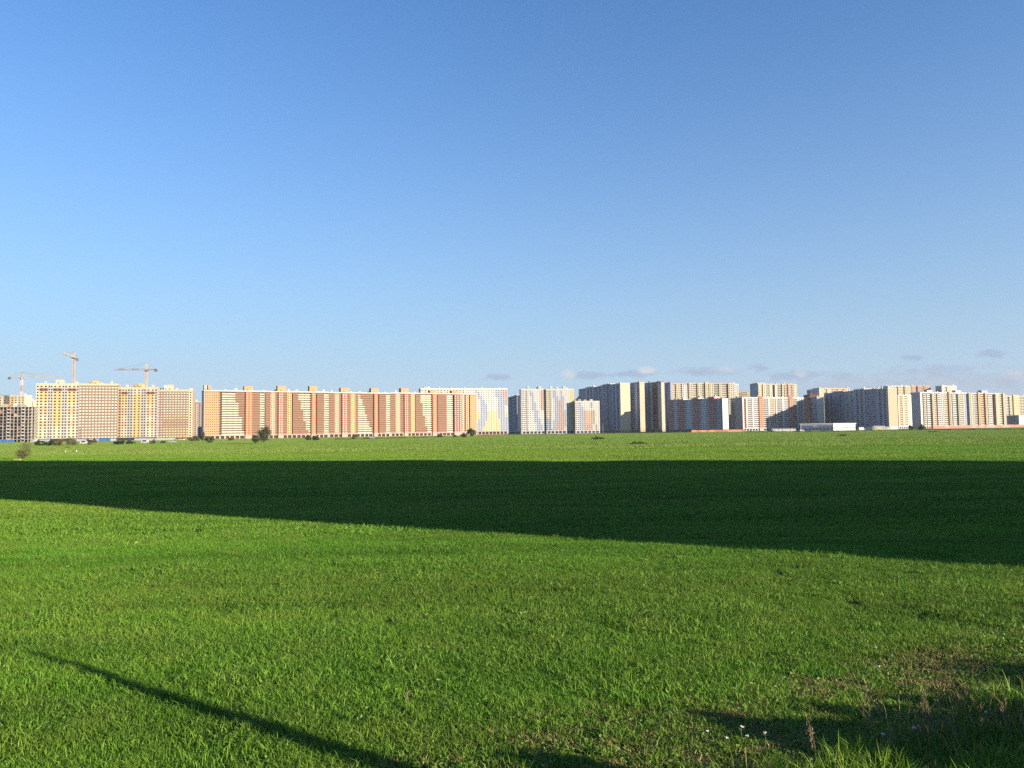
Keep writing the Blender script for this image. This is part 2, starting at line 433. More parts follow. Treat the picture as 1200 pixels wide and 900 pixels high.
# --- the pale blocks with painted curves
def wavy(cx, amp, wid, base, line, fr=1.0, ph=0.0, extra=None):
    def fn(u, t):
        c = cx + amp * math.sin(ph + t * math.pi * fr)
        if extra:
            k = extra(u, t)
            if k: return k
        if abs(u - c) < wid: return line
        return base(u, t) if callable(base) else base
    return fn
warm = lambda u, t: 'lemon' if t < .45 else ('cream' if t > .8 else 'cream')
b = Block("apartment_building", "long pale yellow block with blue grey curves beyond the plain orange wall")
b.wing(493, 595, 1050, 1080, 455.8, 17, 21,
  [('W', 545, 'cream', 14), ('M', 595, 17, lambda u, t: 'bluegrey' if (abs(u - (.30 + .16 * math.sin((1 - t) * 3.6 - .3))) < (.05 + .07 * (1 - t)) or abs(u - (.80 + .12 * (1 - t))) < .09) else ('lemon' if t < .5 else ('pink' if u > .85 and t > .6 else 'white')), {'wh': .40, 'ww': 1.3})],
  body='cream', fill='white', gf=('pink', 5), lifts=[(497, 503, 453.6, 'white'), (513.5, 516, 453.8, 'white'), (528, 530, 453.8, 'white')], vents=5, endr='cream')
b.done()
b = Block("apartment_building", "dim grey slab set back between two pale yellow blocks")
b.wing(595.6, 606, 1330, 1235, 466.5, 12, 20, [('L', 599.5, 'slate'), ('S', 601.5, 'navy', 1), ('L', 606, 'grey')], body='slate', endr='lightgrey', vents=2, roofcol='white')
b.wing(606.5, 609, 1215, 1190, 464.6, 10, 20, [('W', 609, 'grey', 3)], body='grey', endr='lightgrey', vents=1, roofcol='white')
b.done()
b = Block("apartment_building", "pale yellow block with a bluish curve, the nearer one beside the grey slab")
b.wing(610.8, 639, 1078, 1082, 456.6, 16, 20,
  [('W', 617.2, 'white', 3), ('S', 618, 'tan', 0), ('M', 639, 8, lambda u, t: 'bluegrey' if abs(u - (.22 + .5 * (1 - t) ** 1.2)) < .06 + .14 * (1 - t) else ('pink' if u > .72 and t > .5 else 'white'), {'wh': .40, 'ww': 1.15})],
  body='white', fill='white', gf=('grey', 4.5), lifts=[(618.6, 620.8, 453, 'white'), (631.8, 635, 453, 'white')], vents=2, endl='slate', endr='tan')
b.done()
b = Block("apartment_building", "broad pale block with two crossing bluish curves on a yellow and pink front")
b.wing(640.2, 673, 1080, 1084, 456.6, 16, 20,
  [('M', 644.6, 2, lambda u, t: 'pale' if t > .3 else 'bluegrey'), ('S', 645.4, 'tan', 0),
   ('M', 673, 12, lambda u, t: 'bluegrey' if (abs(u - (.12 + .16 * math.sin((1 - t) * 3.3))) < .09 or abs(u - (.45 + .25 * (1 - t))) < .05) else ('pink' if .2 < u < .62 and t < .75 else ('lemon' if u > .8 else 'white')), {'wh': .40, 'ww': 1.15})],
  body='white', fill='white', gf=('grey', 4.5), lifts=[(645, 647.8, 453, 'white'), (652, 655, 453.6, 'white'), (660.5, 663.2, 453, 'white')], vents=2, endr='white')
b.done()
b = Block("apartment_building", "low square pale block with orange and blue grey curves beside the dark stepped slab")
b.wing(674, 702.8, 1076, 1080, 470.8, 16, 14,
  [('M', 678.6, 2, lambda u, t: 'white'), ('M', 702.8, 9, lambda u, t: 'bluegrey' if abs(u - (.10 + .06 * math.sin(t * 5))) < .12 else ('peach' if abs(u - .45) < .16 and t < .72 and t > .2 else ('green' if abs(u - (.62 + .2 * (1 - t))) < .05 else ('pink' if u < .7 and t < .7 else 'white'))), {'wh': .40, 'ww': 1.15})],
  body='white', fill='white', gf=('grey', 4), lifts=[(678.8, 681, 468.2, 'white'), (685, 687.6, 468.6, 'white'), (691.8, 694, 468.2, 'white')], vents=1, endr='white', endl='tan')
b.done()
b = Block("apartment_building", "orange brown block whose top edge shows behind the low square pale block", cap=20)
b.wing(672, 681, 1180, 1180, 467.2, 12, 16, [('W', 681, 'orange', 4)], body='orange', vents=1, roofcol='pink'); b.done()

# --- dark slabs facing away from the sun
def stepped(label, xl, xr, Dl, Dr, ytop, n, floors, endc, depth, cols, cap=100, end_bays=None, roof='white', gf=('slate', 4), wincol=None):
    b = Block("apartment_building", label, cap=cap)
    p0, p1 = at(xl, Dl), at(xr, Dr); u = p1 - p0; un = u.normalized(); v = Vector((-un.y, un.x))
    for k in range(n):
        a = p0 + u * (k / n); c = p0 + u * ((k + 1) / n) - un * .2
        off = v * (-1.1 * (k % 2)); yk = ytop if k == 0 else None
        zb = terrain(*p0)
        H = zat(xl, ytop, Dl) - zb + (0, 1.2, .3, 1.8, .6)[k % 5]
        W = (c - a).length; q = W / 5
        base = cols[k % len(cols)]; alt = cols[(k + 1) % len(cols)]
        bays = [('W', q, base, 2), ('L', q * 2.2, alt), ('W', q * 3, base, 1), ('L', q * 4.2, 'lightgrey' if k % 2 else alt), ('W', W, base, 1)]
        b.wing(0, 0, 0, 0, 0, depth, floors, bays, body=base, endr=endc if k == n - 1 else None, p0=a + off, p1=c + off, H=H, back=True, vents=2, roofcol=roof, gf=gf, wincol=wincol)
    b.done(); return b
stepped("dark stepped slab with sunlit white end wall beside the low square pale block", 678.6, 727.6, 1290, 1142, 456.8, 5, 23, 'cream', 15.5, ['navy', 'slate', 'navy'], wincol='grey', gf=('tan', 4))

b = Block("apartment_building", "tall navy block with sunlit beige strips and brown balcony bands")
def wing_on(b, xl, xr, Dl, Dr, ytop, depth, floors, bays, **kw): b.wing(xl, xr, Dl, Dr, ytop, depth, floors, bays, **kw)
wing_on(b, 738.6, 750.2, 1176, 1150, 449.6, 8.2, 24, [('L', 744.6, 'navy'), ('W', 747, 'slate', 1), ('L', 750.2, 'navy')], body='navy', endr='beige', wincol='lightgrey', gf=('tan', 4), vents=1, roofcol='pink')
wing_on(b, 755.6, 775.6, 1182, 1142, 449.9, 5.0, 24, [('W', 760, 'navy', 2), ('L', 762.5, 'lightgrey'), ('W', 765, 'slate', 2), ('L', 771.5, 'rust', {'bh': .4}), ('W', 775.6, 'slate', 1)], body='navy', endr='beige', wincol='lightgrey', gf=('tan', 4), vents=2, roofcol='winebrown')
wing_on(b, 779.6, 786.4, 1172, 1150, 449.6, 2.4, 24, [('W', 781, 'navy', 2), ('L', 783, 'lightgrey'), ('W', 789, 'navy', 3)], body='navy', endr='navy', wincol='lightgrey', gf=('tan', 4), vents=1, roofcol='navy')
b.done()

b = Block("apartment_building", "long cream tower row with brownish cornice rising behind the red and grey blocks")
b.wing(787, 861, 1205, 1222, 449.6, 16, 24,
  [('W', 791, 'pale', 2), ('S', 793, 'tan', 1), ('W', 797.5, 'cream', 2), ('L', 800, 'cream'), ('W', 806, 'white', 2), ('S', 807.5, 'tan', 1), ('W', 812, 'cream', 2), ('L', 816.5, 'pale'), ('S', 818, 'brown', 1), ('W', 823, 'cream', 2), ('L', 827, 'green'),
   ('W', 830.5, 'cream', 1), ('S', 832, 'brown', 1), ('W', 837, 'cream', 2), ('L', 843.5, 'green'), ('W', 846, 'pale', 1), ('L', 852, 'cream'), ('S', 854, 'brown', 1), ('W', 861, 'cream', 3)],
  body='cream', fill='peach', vents=9, roofcol='pink', bump=1.6)
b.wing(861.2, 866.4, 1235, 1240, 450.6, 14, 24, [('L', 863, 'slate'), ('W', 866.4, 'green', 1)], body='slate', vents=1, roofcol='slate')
b.done()

b = Block("apartment_building", "lower red and grey striped block in front of the cream tower row")
MC = ['brickpale', 'greypale', 'brickpale', 'greypale', 'brickpale', 'greypale', 'brickpale', 'slate']
edges = [784, 788.5, 795, 801.5, 813, 819, 831, 838, 846.8]
tops = [469.3, 469, 468.6, 469.2, 467, 468, 465.8, 467.6]
P0, P1 = at(784, 1110), at(846.8, 1050)
def onl(px):
    d = ray(px, 485.0); u = P1 - P0; den = u.x * d.y - u.y * d.x; return P0 + u * ((P0.y * d.x - P0.x * d.y) / den)
for i in range(8):
    a, c = onl(edges[i]), onl(edges[i + 1]); un = (c - a).normalized(); v = Vector((-un.y, un.x)); off = v * (-.9 if MC[i] == 'brickpale' else 0.3)
    H = zat(edges[i], tops[i], a.y) - terrain(*P0); W = (c - un * .1 - a).length
    bays = [('L', W * .3, MC[i]), ('W', W * .7, MC[i], 2), ('L', W, MC[i])] if MC[i] != 'brickpale' else [('W', W, 'brickpale', 3)]
    b.wing(0, 0, 0, 0, 0, 14.5, 14, bays, body=MC[i], endr='white' if i == 7 else None, p0=a + off, p1=c - un * .1 + off, H=H, back=True, vents=1, roofcol='peach' if i < 2 else 'white')
b.done()
b = Block("apartment_building", "small white block with orange base squeezed beside the grey end wall", cap=30)
b.wing(856.4, 863.5, 1128, 1124, 467.5, 12, 15, [('W', 858, 'white', 1), ('L', 861, 'cream'), ('W', 863.5, 'white', 1)], body='white', endl='slate', gf=('fencered', 5), vents=1); b.done()
b = Block("apartment_building", "small cream block showing its top above the grey end wall", cap=30)
b.wing(866.5, 881, 1400, 1400, 459.4, 14, 22, [('W', 871, 'tan', 2), ('L', 876, 'cream'), ('W', 881, 'cream', 2)], body='cream', vents=2, roofcol='pink'); b.done()

b = Block("apartment_building", "wide white block with two vermilion stair towers and a shaded lower half")
b.wing(870.3, 942.6, 1085, 1132, 466.2, 15, 15,
  [('W', 872, 'white', 0), ('L', 874.6, 'brick'), ('W', 876, 'white', 0), ('L', 882, 'lightgrey'), ('W', 883, 'white', 0), ('L', 889.4, 'grey'), ('P', 894, 1.0, 'vermilion', 2, {'accent': 'peach', 'rise': 3}),
   ('L', 901, 'lightgrey'), ('W', 902.3, 'white', 0), ('L', 907.6, 'cream'), ('W', 908.6, 'peach', 0), ('L', 909.6, 'brick'), ('W', 910.6, 'white', 0), ('L', 917.5, 'lightgrey'), ('W', 919, 'white', 0), ('L', 924.8, 'grey'),
   ('P', 929, 1.0, 'vermilion', 2, {'accent': 'peach', 'rise': 3}), ('L', 934.6, 'green'), ('W', 935.6, 'white', 0), ('W', 941, 'lightgrey', 2), ('W', 942.6, 'white', 0)],
  body='white', fill='white', endl='lightgrey', gf=('lightgrey', 4), vents=8)
b.done()
b = Block("apartment_building", "tall cream tower with reddish right half and shaded left side, above the white block")
b.wing(889, 935, 1300, 1322, 450.2, 18, 25,
  [('W', 893, 'pale', 2), ('S', 894.5, 'tan', 1), ('W', 898, 'cream', 1), ('L', 903, 'green'), ('W', 906, 'pale', 1), ('S', 908.5, 'brown', 1), ('W', 911, 'white', 1), ('L', 917, 'green'), ('W', 919, 'pale', 1), ('S', 920.5, 'brown', 1),
   ('L', 924, 'peach'), ('W', 928, 'pink', 2), ('S', 929.4, 'brick', 1), ('L', 931.5, 'cream'), ('W', 935, 'pale', 2)],
  body='cream', fill='cream', endl='slate', vents=9, roofcol='pink', bump=1.6)
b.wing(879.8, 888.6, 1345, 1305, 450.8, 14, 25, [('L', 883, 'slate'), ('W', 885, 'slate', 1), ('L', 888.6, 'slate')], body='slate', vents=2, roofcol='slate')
b.done()
b = Block("apartment_building", "dark slab with a wine red bay and white end wall, beside the wide white block")
p0, p1 = at(943, 1175), at(957.8, 1112); um = p0 + (p1 - p0) * .5; un = (p1 - p0).normalized(); vv = Vector((-un.y, un.x))
Wm = (um - p0).length
b.wing(0, 0, 0, 0, 0, 12, 15, [('W', Wm, 'winebrown', 4)], body='winebrown', p0=p0 - vv * .8, p1=um - vv * .8 - un * .1, H=zat(943, 463.8, 1175) - terrain(*p0), back=True, vents=2, roofcol='brick')
b.wing(0, 0, 0, 0, 0, 9.6, 15, [('L', Wm * .4, 'grey'), ('W', Wm * .6, 'navy', 1), ('L', Wm, 'slate')], body='slate', endr='white', p0=um, p1=p1, H=zat(958, 465.3, 1112) - terrain(*p1), back=True, vents=1)
b.done()
b = Block("apartment_building", "distant block with a dim slate side and cream front above the dark slabs")
b.wing(961, 996.5, 1370, 1392, 455.2, 16, 23, [('W', 966, 'pale', 3), ('L', 970, 'cream'), ('W', 975, 'pale', 2), ('S', 976.5, 'tan', 1), ('L', 982, 'cream'), ('W', 986, 'peach', 2), ('L', 990, 'pink'), ('W', 996.5, 'cream', 3)], body='cream', endl='slate', vents=7, roofcol='pink', bump=1.6)
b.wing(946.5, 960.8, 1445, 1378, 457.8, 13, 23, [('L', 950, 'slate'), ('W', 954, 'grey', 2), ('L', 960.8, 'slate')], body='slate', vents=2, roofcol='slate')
b.done()
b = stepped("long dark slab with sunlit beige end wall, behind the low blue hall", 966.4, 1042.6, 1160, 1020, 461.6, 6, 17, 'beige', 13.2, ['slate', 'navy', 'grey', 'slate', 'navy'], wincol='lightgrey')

b = Block("apartment_building", "cream block with banded balconies beside the beige end wall, its foot in shade")
b.wing(1053, 1068.6, 1150, 1166, 463.4, 15, 17, [('W', 1054.5, 'cream', 0), ('L', 1058.5, 'peach'), ('W', 1060, 'cream', 0), ('L', 1064, 'pale'), ('W', 1066.5, 'cream', 1), ('W', 1068.6, 'white', 0)], body='cream', gf=('slate', 4), vents=2); b.done()
b = Block("apartment_building", "taller cream tower behind the banded balconies and beige end wall", cap=60)
b.wing(1041, 1068, 1345, 1352, 452.8, 15, 25, [('W', 1046, 'white', 2), ('W', 1051, 'cream', 2), ('S', 1053, 'tan', 1), ('W', 1059, 'pale', 3), ('S', 1060.5, 'tan', 1), ('W', 1068, 'cream', 3)], body='cream', vents=5, endl='slate', bump=2); b.done()
b = Block("apartment_building", "pinkish grey tower behind the slate end of the long cream row", cap=60)
b.wing(1069, 1092, 1440, 1446, 452.4, 14, 26, [('W', 1074, 'pink', 2), ('S', 1076, 'brown', 1), ('W', 1081, 'pink', 3), ('L', 1085, 'tan'), ('W', 1092, 'pink', 3)], body='pink', vents=6, roofcol='pink', bump=2); b.done()
b = Block("apartment_building", "white tower topping the middle of the long cream row from behind", cap=60)
b.wing(1105, 1122.5, 1430, 1440, 452.6, 14, 26, [('W', 1109, 'white', 2), ('S', 1111, 'slate', 1), ('W', 1116, 'cream', 2), ('W', 1122.5, 'white', 3)], body='white', endl='slate', vents=3); b.done()

b = Block("apartment_building", "long cream row with a slate grey end, green and ochre strips, above the red fence")
b.wing(1079.2, 1177, 1200, 1283, 460.2, 16, 17,
  [('W', 1081.4, 'white', 0), ('S', 1083, 'slate', 1), ('L', 1085.5, 'cream'), ('S', 1087, 'slate', 0), ('L', 1091.5, 'white'), ('W', 1093.6, 'beige', 1), ('L', 1097.5, 'cream'), ('S', 1099.4, 'winebrown', 0), ('L', 1103, 'white'), ('W', 1107, 'lightgrey', 2), ('L', 1111.5, 'cream'),
   ('W', 1114, 'tan', 1), ('S', 1117, 'slate', 0), ('L', 1122, 'white'), ('W', 1124.4, 'green', 1), ('L', 1130, 'cream'), ('S', 1135, 'navy', 1), ('W', 1141, 'green', 2), ('L', 1146, 'lightgrey'), ('W', 1148.5, 'ochre', 1), ('L', 1154, 'beige'), ('W', 1156, 'peach', 1), ('S', 1158.6, 'slate', 0),
   ('L', 1163.5, 'white'), ('S', 1166, 'brick', 0), ('W', 1170, 'cream', 2), ('S', 1171, 'tan', 0), ('L', 1175, 'pale'), ('W', 1177, 'cream', 1)],
  body='cream', fill='cream', endl='grey', bump=2.2, gf=('peach', 4), lifts=[(1089, 1095, 457.2, 'slate'), (1122.5, 1129, 457.6, 'slate'), (1153, 1160, 457.4, 'navy')], vents=10)
b.done()
b = Block("apartment_building", "farthest cream block, a little lower, past the end of the long cream row")
b.wing(1176, 1216, 1500, 1520, 464.6, 15, 18, [('W', 1179, 'cream', 2), ('L', 1183, 'white'), ('W', 1186, 'pale', 2), ('S', 1187.5, 'tan', 1), ('W', 1194, 'lemon', 3), ('S', 1195, 'tan', 1), ('L', 1201, 'cream'), ('W', 1216, 'cream', 6)], body='cream', vents=5, roofcol='cream', bump=2)
b.wing(1160, 1184, 1560, 1560, 464, 12, 20, [('W', 1184, 'cream', 8)], body='cream', vents=2, roofcol='cream')
b.done()
b = Block("office_building", "low white two storey building with dark windows by the red fence", "office block")
b.wing(1179.5, 1193.8, 1182, 1165, 487.6, 14, 3, [('W', 1182, 'lightgrey', 0), ('W', 1189, 'lightgrey', 3, {'ww': 3, 'wh': .6}), ('W', 1193.8, 'lightgrey', 0)], body='lightgrey', endr='white', gf=('lightgrey', 2), vents=0)
b.wing(1194.6, 1212, 1190, 1196, 488.4, 12, 3, [('W', 1212, 'white', 6)], body='white', gf=('white', 2), vents=1)
b.done()

# --- low hall with a blue front and a white side
def hall():
    p0, p1 = at(937.5, 908), at(976, 898); p2 = at(1002, 925)
    zb = terrain(*p0); r = thing("warehouse", "low flat warehouse hall with blue front, white side and pale roof edge", "warehouse", (p0.x, p0.y, zb))
    H = zat(960, 497.2, 905) - zb
    P = [Vector((0, 0)), p1 - p0, p2 - p0, p2 - p1]
    def wallp(a, b, z0, z1, m, th, name):
        u = (b - a).normalized(); L = (b - a).length
        k = MB(); k.box(0, L, 0, th, z0, z1, m)
        return k.build(name, r, Matrix.Translation((a.x, a.y, 0)) @ Matrix.Rotation(math.atan2(u.y, u.x), 4, 'Z')), L
    wallp(P[0], P[1], -2, H, pm('blue'), .5, "front_wall")
    wallp(P[1], P[2], -2, H, pm('metalwhite'), .5, "side_wall")
    wallp(P[2], P[3], -2, H, pm('metalwhite'), .5, "rear_wall")
    wallp(P[3], P[0], -2, H, pm('metalwhite'), .5, "end_wall")
    k = MB(); e = 1.03
    c = P[2] * .5
    q = [c + (p - c) * e for p in P]
    for z0, z1, m in ((H + .01, H + 1.0, pm('metalwhite')),):
        n = len(k.v); kk = k.slot(m)
        k.v += [(p.x, p.y, z0) for p in q] + [(p.x, p.y, z1) for p in q]
        for f in BOXF: k.f.append(tuple(n + i for i in f)); k.m.append(kk)
    k.build("roof", r)
    def onwall(a, b, s, w, z, h, name, m, n=1):
        u = (b - a).normalized(); x = Matrix.Translation((a.x, a.y, 0)) @ Matrix.Rotation(math.atan2(u.y, u.x), 4, 'Z')
        k = MB(); k.box(s, s + w, -.06, .0, z, z + h, m); k.build(name, r, x)
    L = (P[1] - P[0]).length; L2 = (P[2] - P[1]).length
    for i in range(9): onwall(P[0], P[1], L * (i + .25) / 9, L / 9 * .6, .8, 2.2, "window", GLASS)
    onwall(P[0], P[1], L * .03, L * .94, H - 1.2, .9, "fascia", pm('paleblue'))
    onwall(P[0], P[1], L * .38, L * .14, H - 3.0, 1.1, "sign", pm('fencered'))
    for i in range(12): onwall(P[1], P[2], L2 * (i + .25) / 12, L2 / 12 * .5, 2.6, 1.3, "window", GLASS)
    for i in (2, 7): onwall(P[1], P[2], L2 * i / 12 + .2, 3.2, .1, 2.3, "gate", pm('grey'))
hall()
def shed(label, xl, xr, D, ytop, dep, col, roof, cat="shed", name="storage_shed", gable=True):
    p0, p1 = at(xl, D), at(xr, D); zb = terrain(*p0); H = zat((xl + xr) / 2, ytop, D) - zb; W = p1.x - p0.x
    r = thing(name, label, cat, (p0.x, p0.y, zb))
    k = MB(); k.box(0, W, 0, dep, -2, H * .75, pm(col)); k.build("wall", r)
    k = MB(); a = .4
    n = len(k.v); m = pm(roof)
    pts = [(-a, -a, H * .75), (W + a, -a, H * .75), (W + a, dep / 2, H), (-a, dep / 2, H), (W + a, dep + a, H * .75), (-a, dep + a, H * .75)]
    for f in ((0, 1, 2, 3), (3, 2, 4, 5), (0, 3, 5), (1, 4, 2), (0, 5, 4, 1)): k.poly([pts[i] for i in f], m)
    k.build("roof", r)
    nw = max(2, int(W / 4))
    for i in range(nw):
        k = MB(); x = W * (i + .3) / nw
        if i == nw // 2: k.box(x, x + 1.6, -.05, 0, .05, min(2.2, H * .6), pm('grey')); k.build("door", r)
        else: k.box(x, x + 1.4, -.05, 0, H * .3, H * .55, GLASS); k.build("window", r)
shed("long low white shed at the foot of the wide white block", 905, 932, 905, 502.2, 9, 'white', 'metalwhite')
shed("small white shed at the foot of the beige end wall", 1024, 1037, 985, 499.0, 9, 'cream', 'metalwhite')
shed("tiny white hut joined to the beige end wall's foot", 1037.5, 1043, 1000, 500.0, 7, 'white', 'metalwhite')
shed("white hut with rust roof standing behind the blue hoarding, nearest the skeleton", 36.5, 41.5, 712, 514.6, 5, 'white', 'metalwhite', "hut", "site_hut")
shed("flat white hut at the foot of the lower dotted wing", 206, 215, 770, 514.0, 5, 'white', 'pink', "hut", "site_hut")

# ------------------------------------------------------------------ foliage materials and crowns
def leafmat(name, col, var=.35, trans=.3, tint=None, wscale=.5, big=None):
    m = bpy.data.materials.new(name); m.use_nodes = True; nt = m.node_tree; L = nt.links
    b = nt.nodes["Principled BSDF"]; out = nt.nodes["Material Output"]
    b.inputs["Roughness"].default_value = .55; b.inputs["Specular IOR Level"].default_value = .25
    at_ = nt.nodes.new("ShaderNodeAttribute"); at_.attribute_name = "tint"
    geo = nt.nodes.new("ShaderNodeNewGeometry")
    mr = nt.nodes.new("ShaderNodeMapRange"); mr.inputs[3].default_value = 1 - var; mr.inputs[4].default_value = 1 + var
    L.new(at_.outputs["Fac"], mr.inputs[0])
    mixc = nt.nodes.new("ShaderNodeMix"); mixc.data_type = 'RGBA'
    mixc.inputs[6].default_value = (*col, 1); mixc.inputs[7].default_value = (*(tint or col), 1)
    nz = nt.nodes.new("ShaderNodeTexNoise"); nz.inputs["Scale"].default_value = wscale; nz.inputs["Detail"].default_value = 3
    L.new(geo.outputs["Position"], nz.inputs["Vector"])
    ra = nt.nodes.new("ShaderNodeMapRange"); ra.inputs[1].default_value = .42; ra.inputs[2].default_value = .68
    L.new(nz.outputs["Fac"], ra.inputs[0])
    fac = ra.outputs[0]
    if big:   # broad drill rows / growth bands stretched along the field
        mp = nt.nodes.new("ShaderNodeMapping"); mp.inputs["Scale"].default_value = big; mp.inputs["Rotation"].default_value = (0, 0, .12)
        n2 = nt.nodes.new("ShaderNodeTexNoise"); n2.inputs["Scale"].default_value = 1; n2.inputs["Detail"].default_value = 4
        L.new(geo.outputs["Position"], mp.inputs[0]); L.new(mp.outputs[0], n2.inputs["Vector"])
        r2 = nt.nodes.new("ShaderNodeMapRange"); r2.inputs[1].default_value = .40; r2.inputs[2].default_value = .62
        L.new(n2.outputs["Fac"], r2.inputs[0])
        ad = nt.nodes.new("ShaderNodeMath"); ad.operation = 'MULTIPLY_ADD'; ad.inputs[1].default_value = .45
        ad.use_clamp = True
        h2 = nt.nodes.new("ShaderNodeMath"); h2.operation = 'MULTIPLY'; h2.inputs[1].default_value = .75; L.new(r2.outputs[0], h2.inputs[0])
        L.new(fac, ad.inputs[0]); L.new(h2.outputs[0], ad.inputs[2]); fac = ad.outputs[0]
    L.new(fac, mixc.inputs[0])
    if big:
        m3 = nt.nodes.new("ShaderNodeMapping"); m3.inputs["Scale"].default_value = (.05, .42, 1); m3.inputs["Rotation"].default_value = (0, 0, -.1)
        n3 = nt.nodes.new("ShaderNodeTexNoise"); n3.inputs["Scale"].default_value = 1; n3.inputs["Detail"].default_value = 5; n3.inputs["Roughness"].default_value = .6
        L.new(geo.outputs["Position"], m3.inputs[0]); L.new(m3.outputs[0], n3.inputs["Vector"])
        r3 = nt.nodes.new("ShaderNodeMapRange"); r3.inputs[1].default_value = .32; r3.inputs[2].default_value = .66; r3.inputs[3].default_value = .68; r3.inputs[4].default_value = 1.16
        L.new(n3.outputs["Fac"], r3.inputs[0])
        mm = nt.nodes.new("ShaderNodeMath"); mm.operation = 'MULTIPLY'; L.new(mr.outputs[0], mm.inputs[0]); L.new(r3.outputs[0], mm.inputs[1]); mr = mm
    sc_ = nt.nodes.new("ShaderNodeVectorMath"); sc_.operation = 'SCALE'
    L.new(mixc.outputs[2], sc_.inputs[0]); L.new(mr.outputs[0], sc_.inputs["Scale"])
    L.new(sc_.outputs[0], b.inputs["Base Color"])
    tr = nt.nodes.new("ShaderNodeBsdfTranslucent"); L.new(sc_.outputs[0], tr.inputs["Color"])
    mx = nt.nodes.new("ShaderNodeMixShader"); mx.inputs[0].default_value = trans
    L.new(b.outputs[0], mx.inputs[1]); L.new(tr.outputs[0], mx.inputs[2]); L.new(mx.outputs[0], out.inputs["Surface"])
    return m
LEAF_G = leafmat("leaves_green", (.055, .085, .025), tint=(.085, .10, .03))
LEAF_D = leafmat("leaves_dark", (.035, .055, .022), tint=(.055, .07, .028))
LEAF_O = leafmat("leaves_olive", (.11, .115, .04), tint=(.15, .125, .055))
LEAF_B = leafmat("leaves_brown", (.13, .095, .055), tint=(.17, .12, .07))
BARK = mat("bark", (.12, .085, .055), rough=.9, var=.3, scale=1.5)
rng = np.random.default_rng(11)
def quads_mesh(name, cen, a, b, material, tint):
    """leaf shaped quads: centres, half axes"""
    n = len(cen); v = np.empty((n, 4, 3)); v[:, 0] = cen - a; v[:, 1] = cen + b * .55 + a * .1; v[:, 2] = cen + a; v[:, 3] = cen - b * .55 + a * .1
    me = bpy.data.meshes.new(name); me.vertices.add(n * 4); me.loops.add(n * 4); me.polygons.add(n)
    me.vertices.foreach_set("co", v.reshape(-1)); me.loops.foreach_set("vertex_index", np.arange(n * 4, dtype=np.int32))
    me.polygons.foreach_set("loop_start", np.arange(0, n * 4, 4, dtype=np.int32)); me.polygons.foreach_set("loop_total", np.full(n, 4, dtype=np.int32))
    t = me.attributes.new("tint", 'FLOAT', 'POINT'); t.data.foreach_set("value", np.repeat(tint, 4).astype(np.float32))
    me.materials.append(material); me.update(calc_edges=True); me.validate(); return me
def unit(n):
    d = rng.normal(size=(n, 3)); return d / np.linalg.norm(d, axis=1)[:, None]
def crown_mesh(h0, h1, rad, material, clumps=26, per=70, leaf=.3, lumpy=False, seed=1):
    """leaf clumps spread through an uneven crown between heights h0 and h1"""
    global rng
    rng = np.random.default_rng(seed)
    c = unit(clumps) * (rng.uniform(.35, 1, (clumps, 1)) ** .6)
    mid = (h0 + h1) / 2; hh = (h1 - h0) / 2
    c = c * np.array([rad * .72, rad * .72, hh * .78]); c[:, 2] += mid
    if lumpy: c[:, 2] *= .55 + .45 * np.sin(c[:, 0] / rad * 2.3 + seed) ** 2 * rng.uniform(.75, 1.1, clumps); c[:, :2] *= rng.uniform(.8, 1.35, (clumps, 1))
    cr = rng.uniform(.22, .42, clumps) * min(rad, hh)
    pts = np.repeat(c, per, 0) + unit(clumps * per) * (np.repeat(cr, per)[:, None] * rng.uniform(.3, 1.15, (clumps * per, 1)))
    pts[:, 2] = np.maximum(pts[:, 2], h0 * .6 + .02)
    a = unit(len(pts)) * leaf; b = np.cross(a, unit(len(pts)))
    b = b / (np.linalg.norm(b, axis=1)[:, None] + 1e-6) * leaf
    tint = np.clip(np.repeat(rng.uniform(.15, .85, clumps), per) + rng.normal(0, .18, len(pts)), 0, 1)
    return quads_mesh("crown", pts, a, b, material, tint)
def limbs(h, h0, rad, r0, n=6, multi=False, seed=1):
    rr = random.Random(seed); m = MB()
    if not multi:
        m.tube([(0, 0, -.3), (.02 * h, 0, h0), (.0, .02 * h, h * .75)], [r0, r0 * .75, r0 * .2], BARK)
    for i in range(n):
        t = 2 * math.pi * (i + rr.random()) / n; q = rad * rr.uniform(.45, .8)
        z0 = 0 if multi else h0 * rr.uniform(.7, 1.3); z1 = h * rr.uniform(.6, .92)
        x0 = .15 * rad * math.cos(t) if multi else 0; y0 = .15 * rad * math.sin(t) if multi else 0
        m.tube([(x0, y0, z0 - .1), (q * .5 * math.cos(t), q * .5 * math.sin(t), (z0 + z1) * .5), (q * math.cos(t), q * math.sin(t), z1)],
               [r0 * .5, r0 * .35, r0 * .1], BARK, 6)
    return m
TREEN = [0]
def plant(name, label, cat, x, yb, yt, wpx, material, kind="bush", group=None, clumps=24, per=70):
    TREEN[0] += 1; sd = TREEN[0]
    g = ground_at(x, yb); D = g.y; h = (yb - yt) * D / F * 1.02; rad = wpx * D / F / 2
    r = thing(name, label, cat, (g.x, D, terrain(g.x, D) - .05), rnd.uniform(0, 6.28), group)
    leaf = max(.10, D / F * .48)
    if kind == "tree":
        limbs(h, h * .18, rad, h * .03, 7, seed=sd).build("trunk", r)
        me = crown_mesh(h * .10, h, rad, material, clumps, per, leaf, seed=sd)
    else:
        limbs(h, h * .1, rad, max(.05, h * .02), 8, True, seed=sd).build("stems", r)
        me = crown_mesh(h * .02, h, rad, material, clumps, per, leaf, lumpy=True, seed=sd)
    o = bpy.data.objects.new("crown" if kind == "tree" else "foliage", me); COL.objects.link(o); o.parent = r
    return r
GB = "bushes along the far edge of the field"
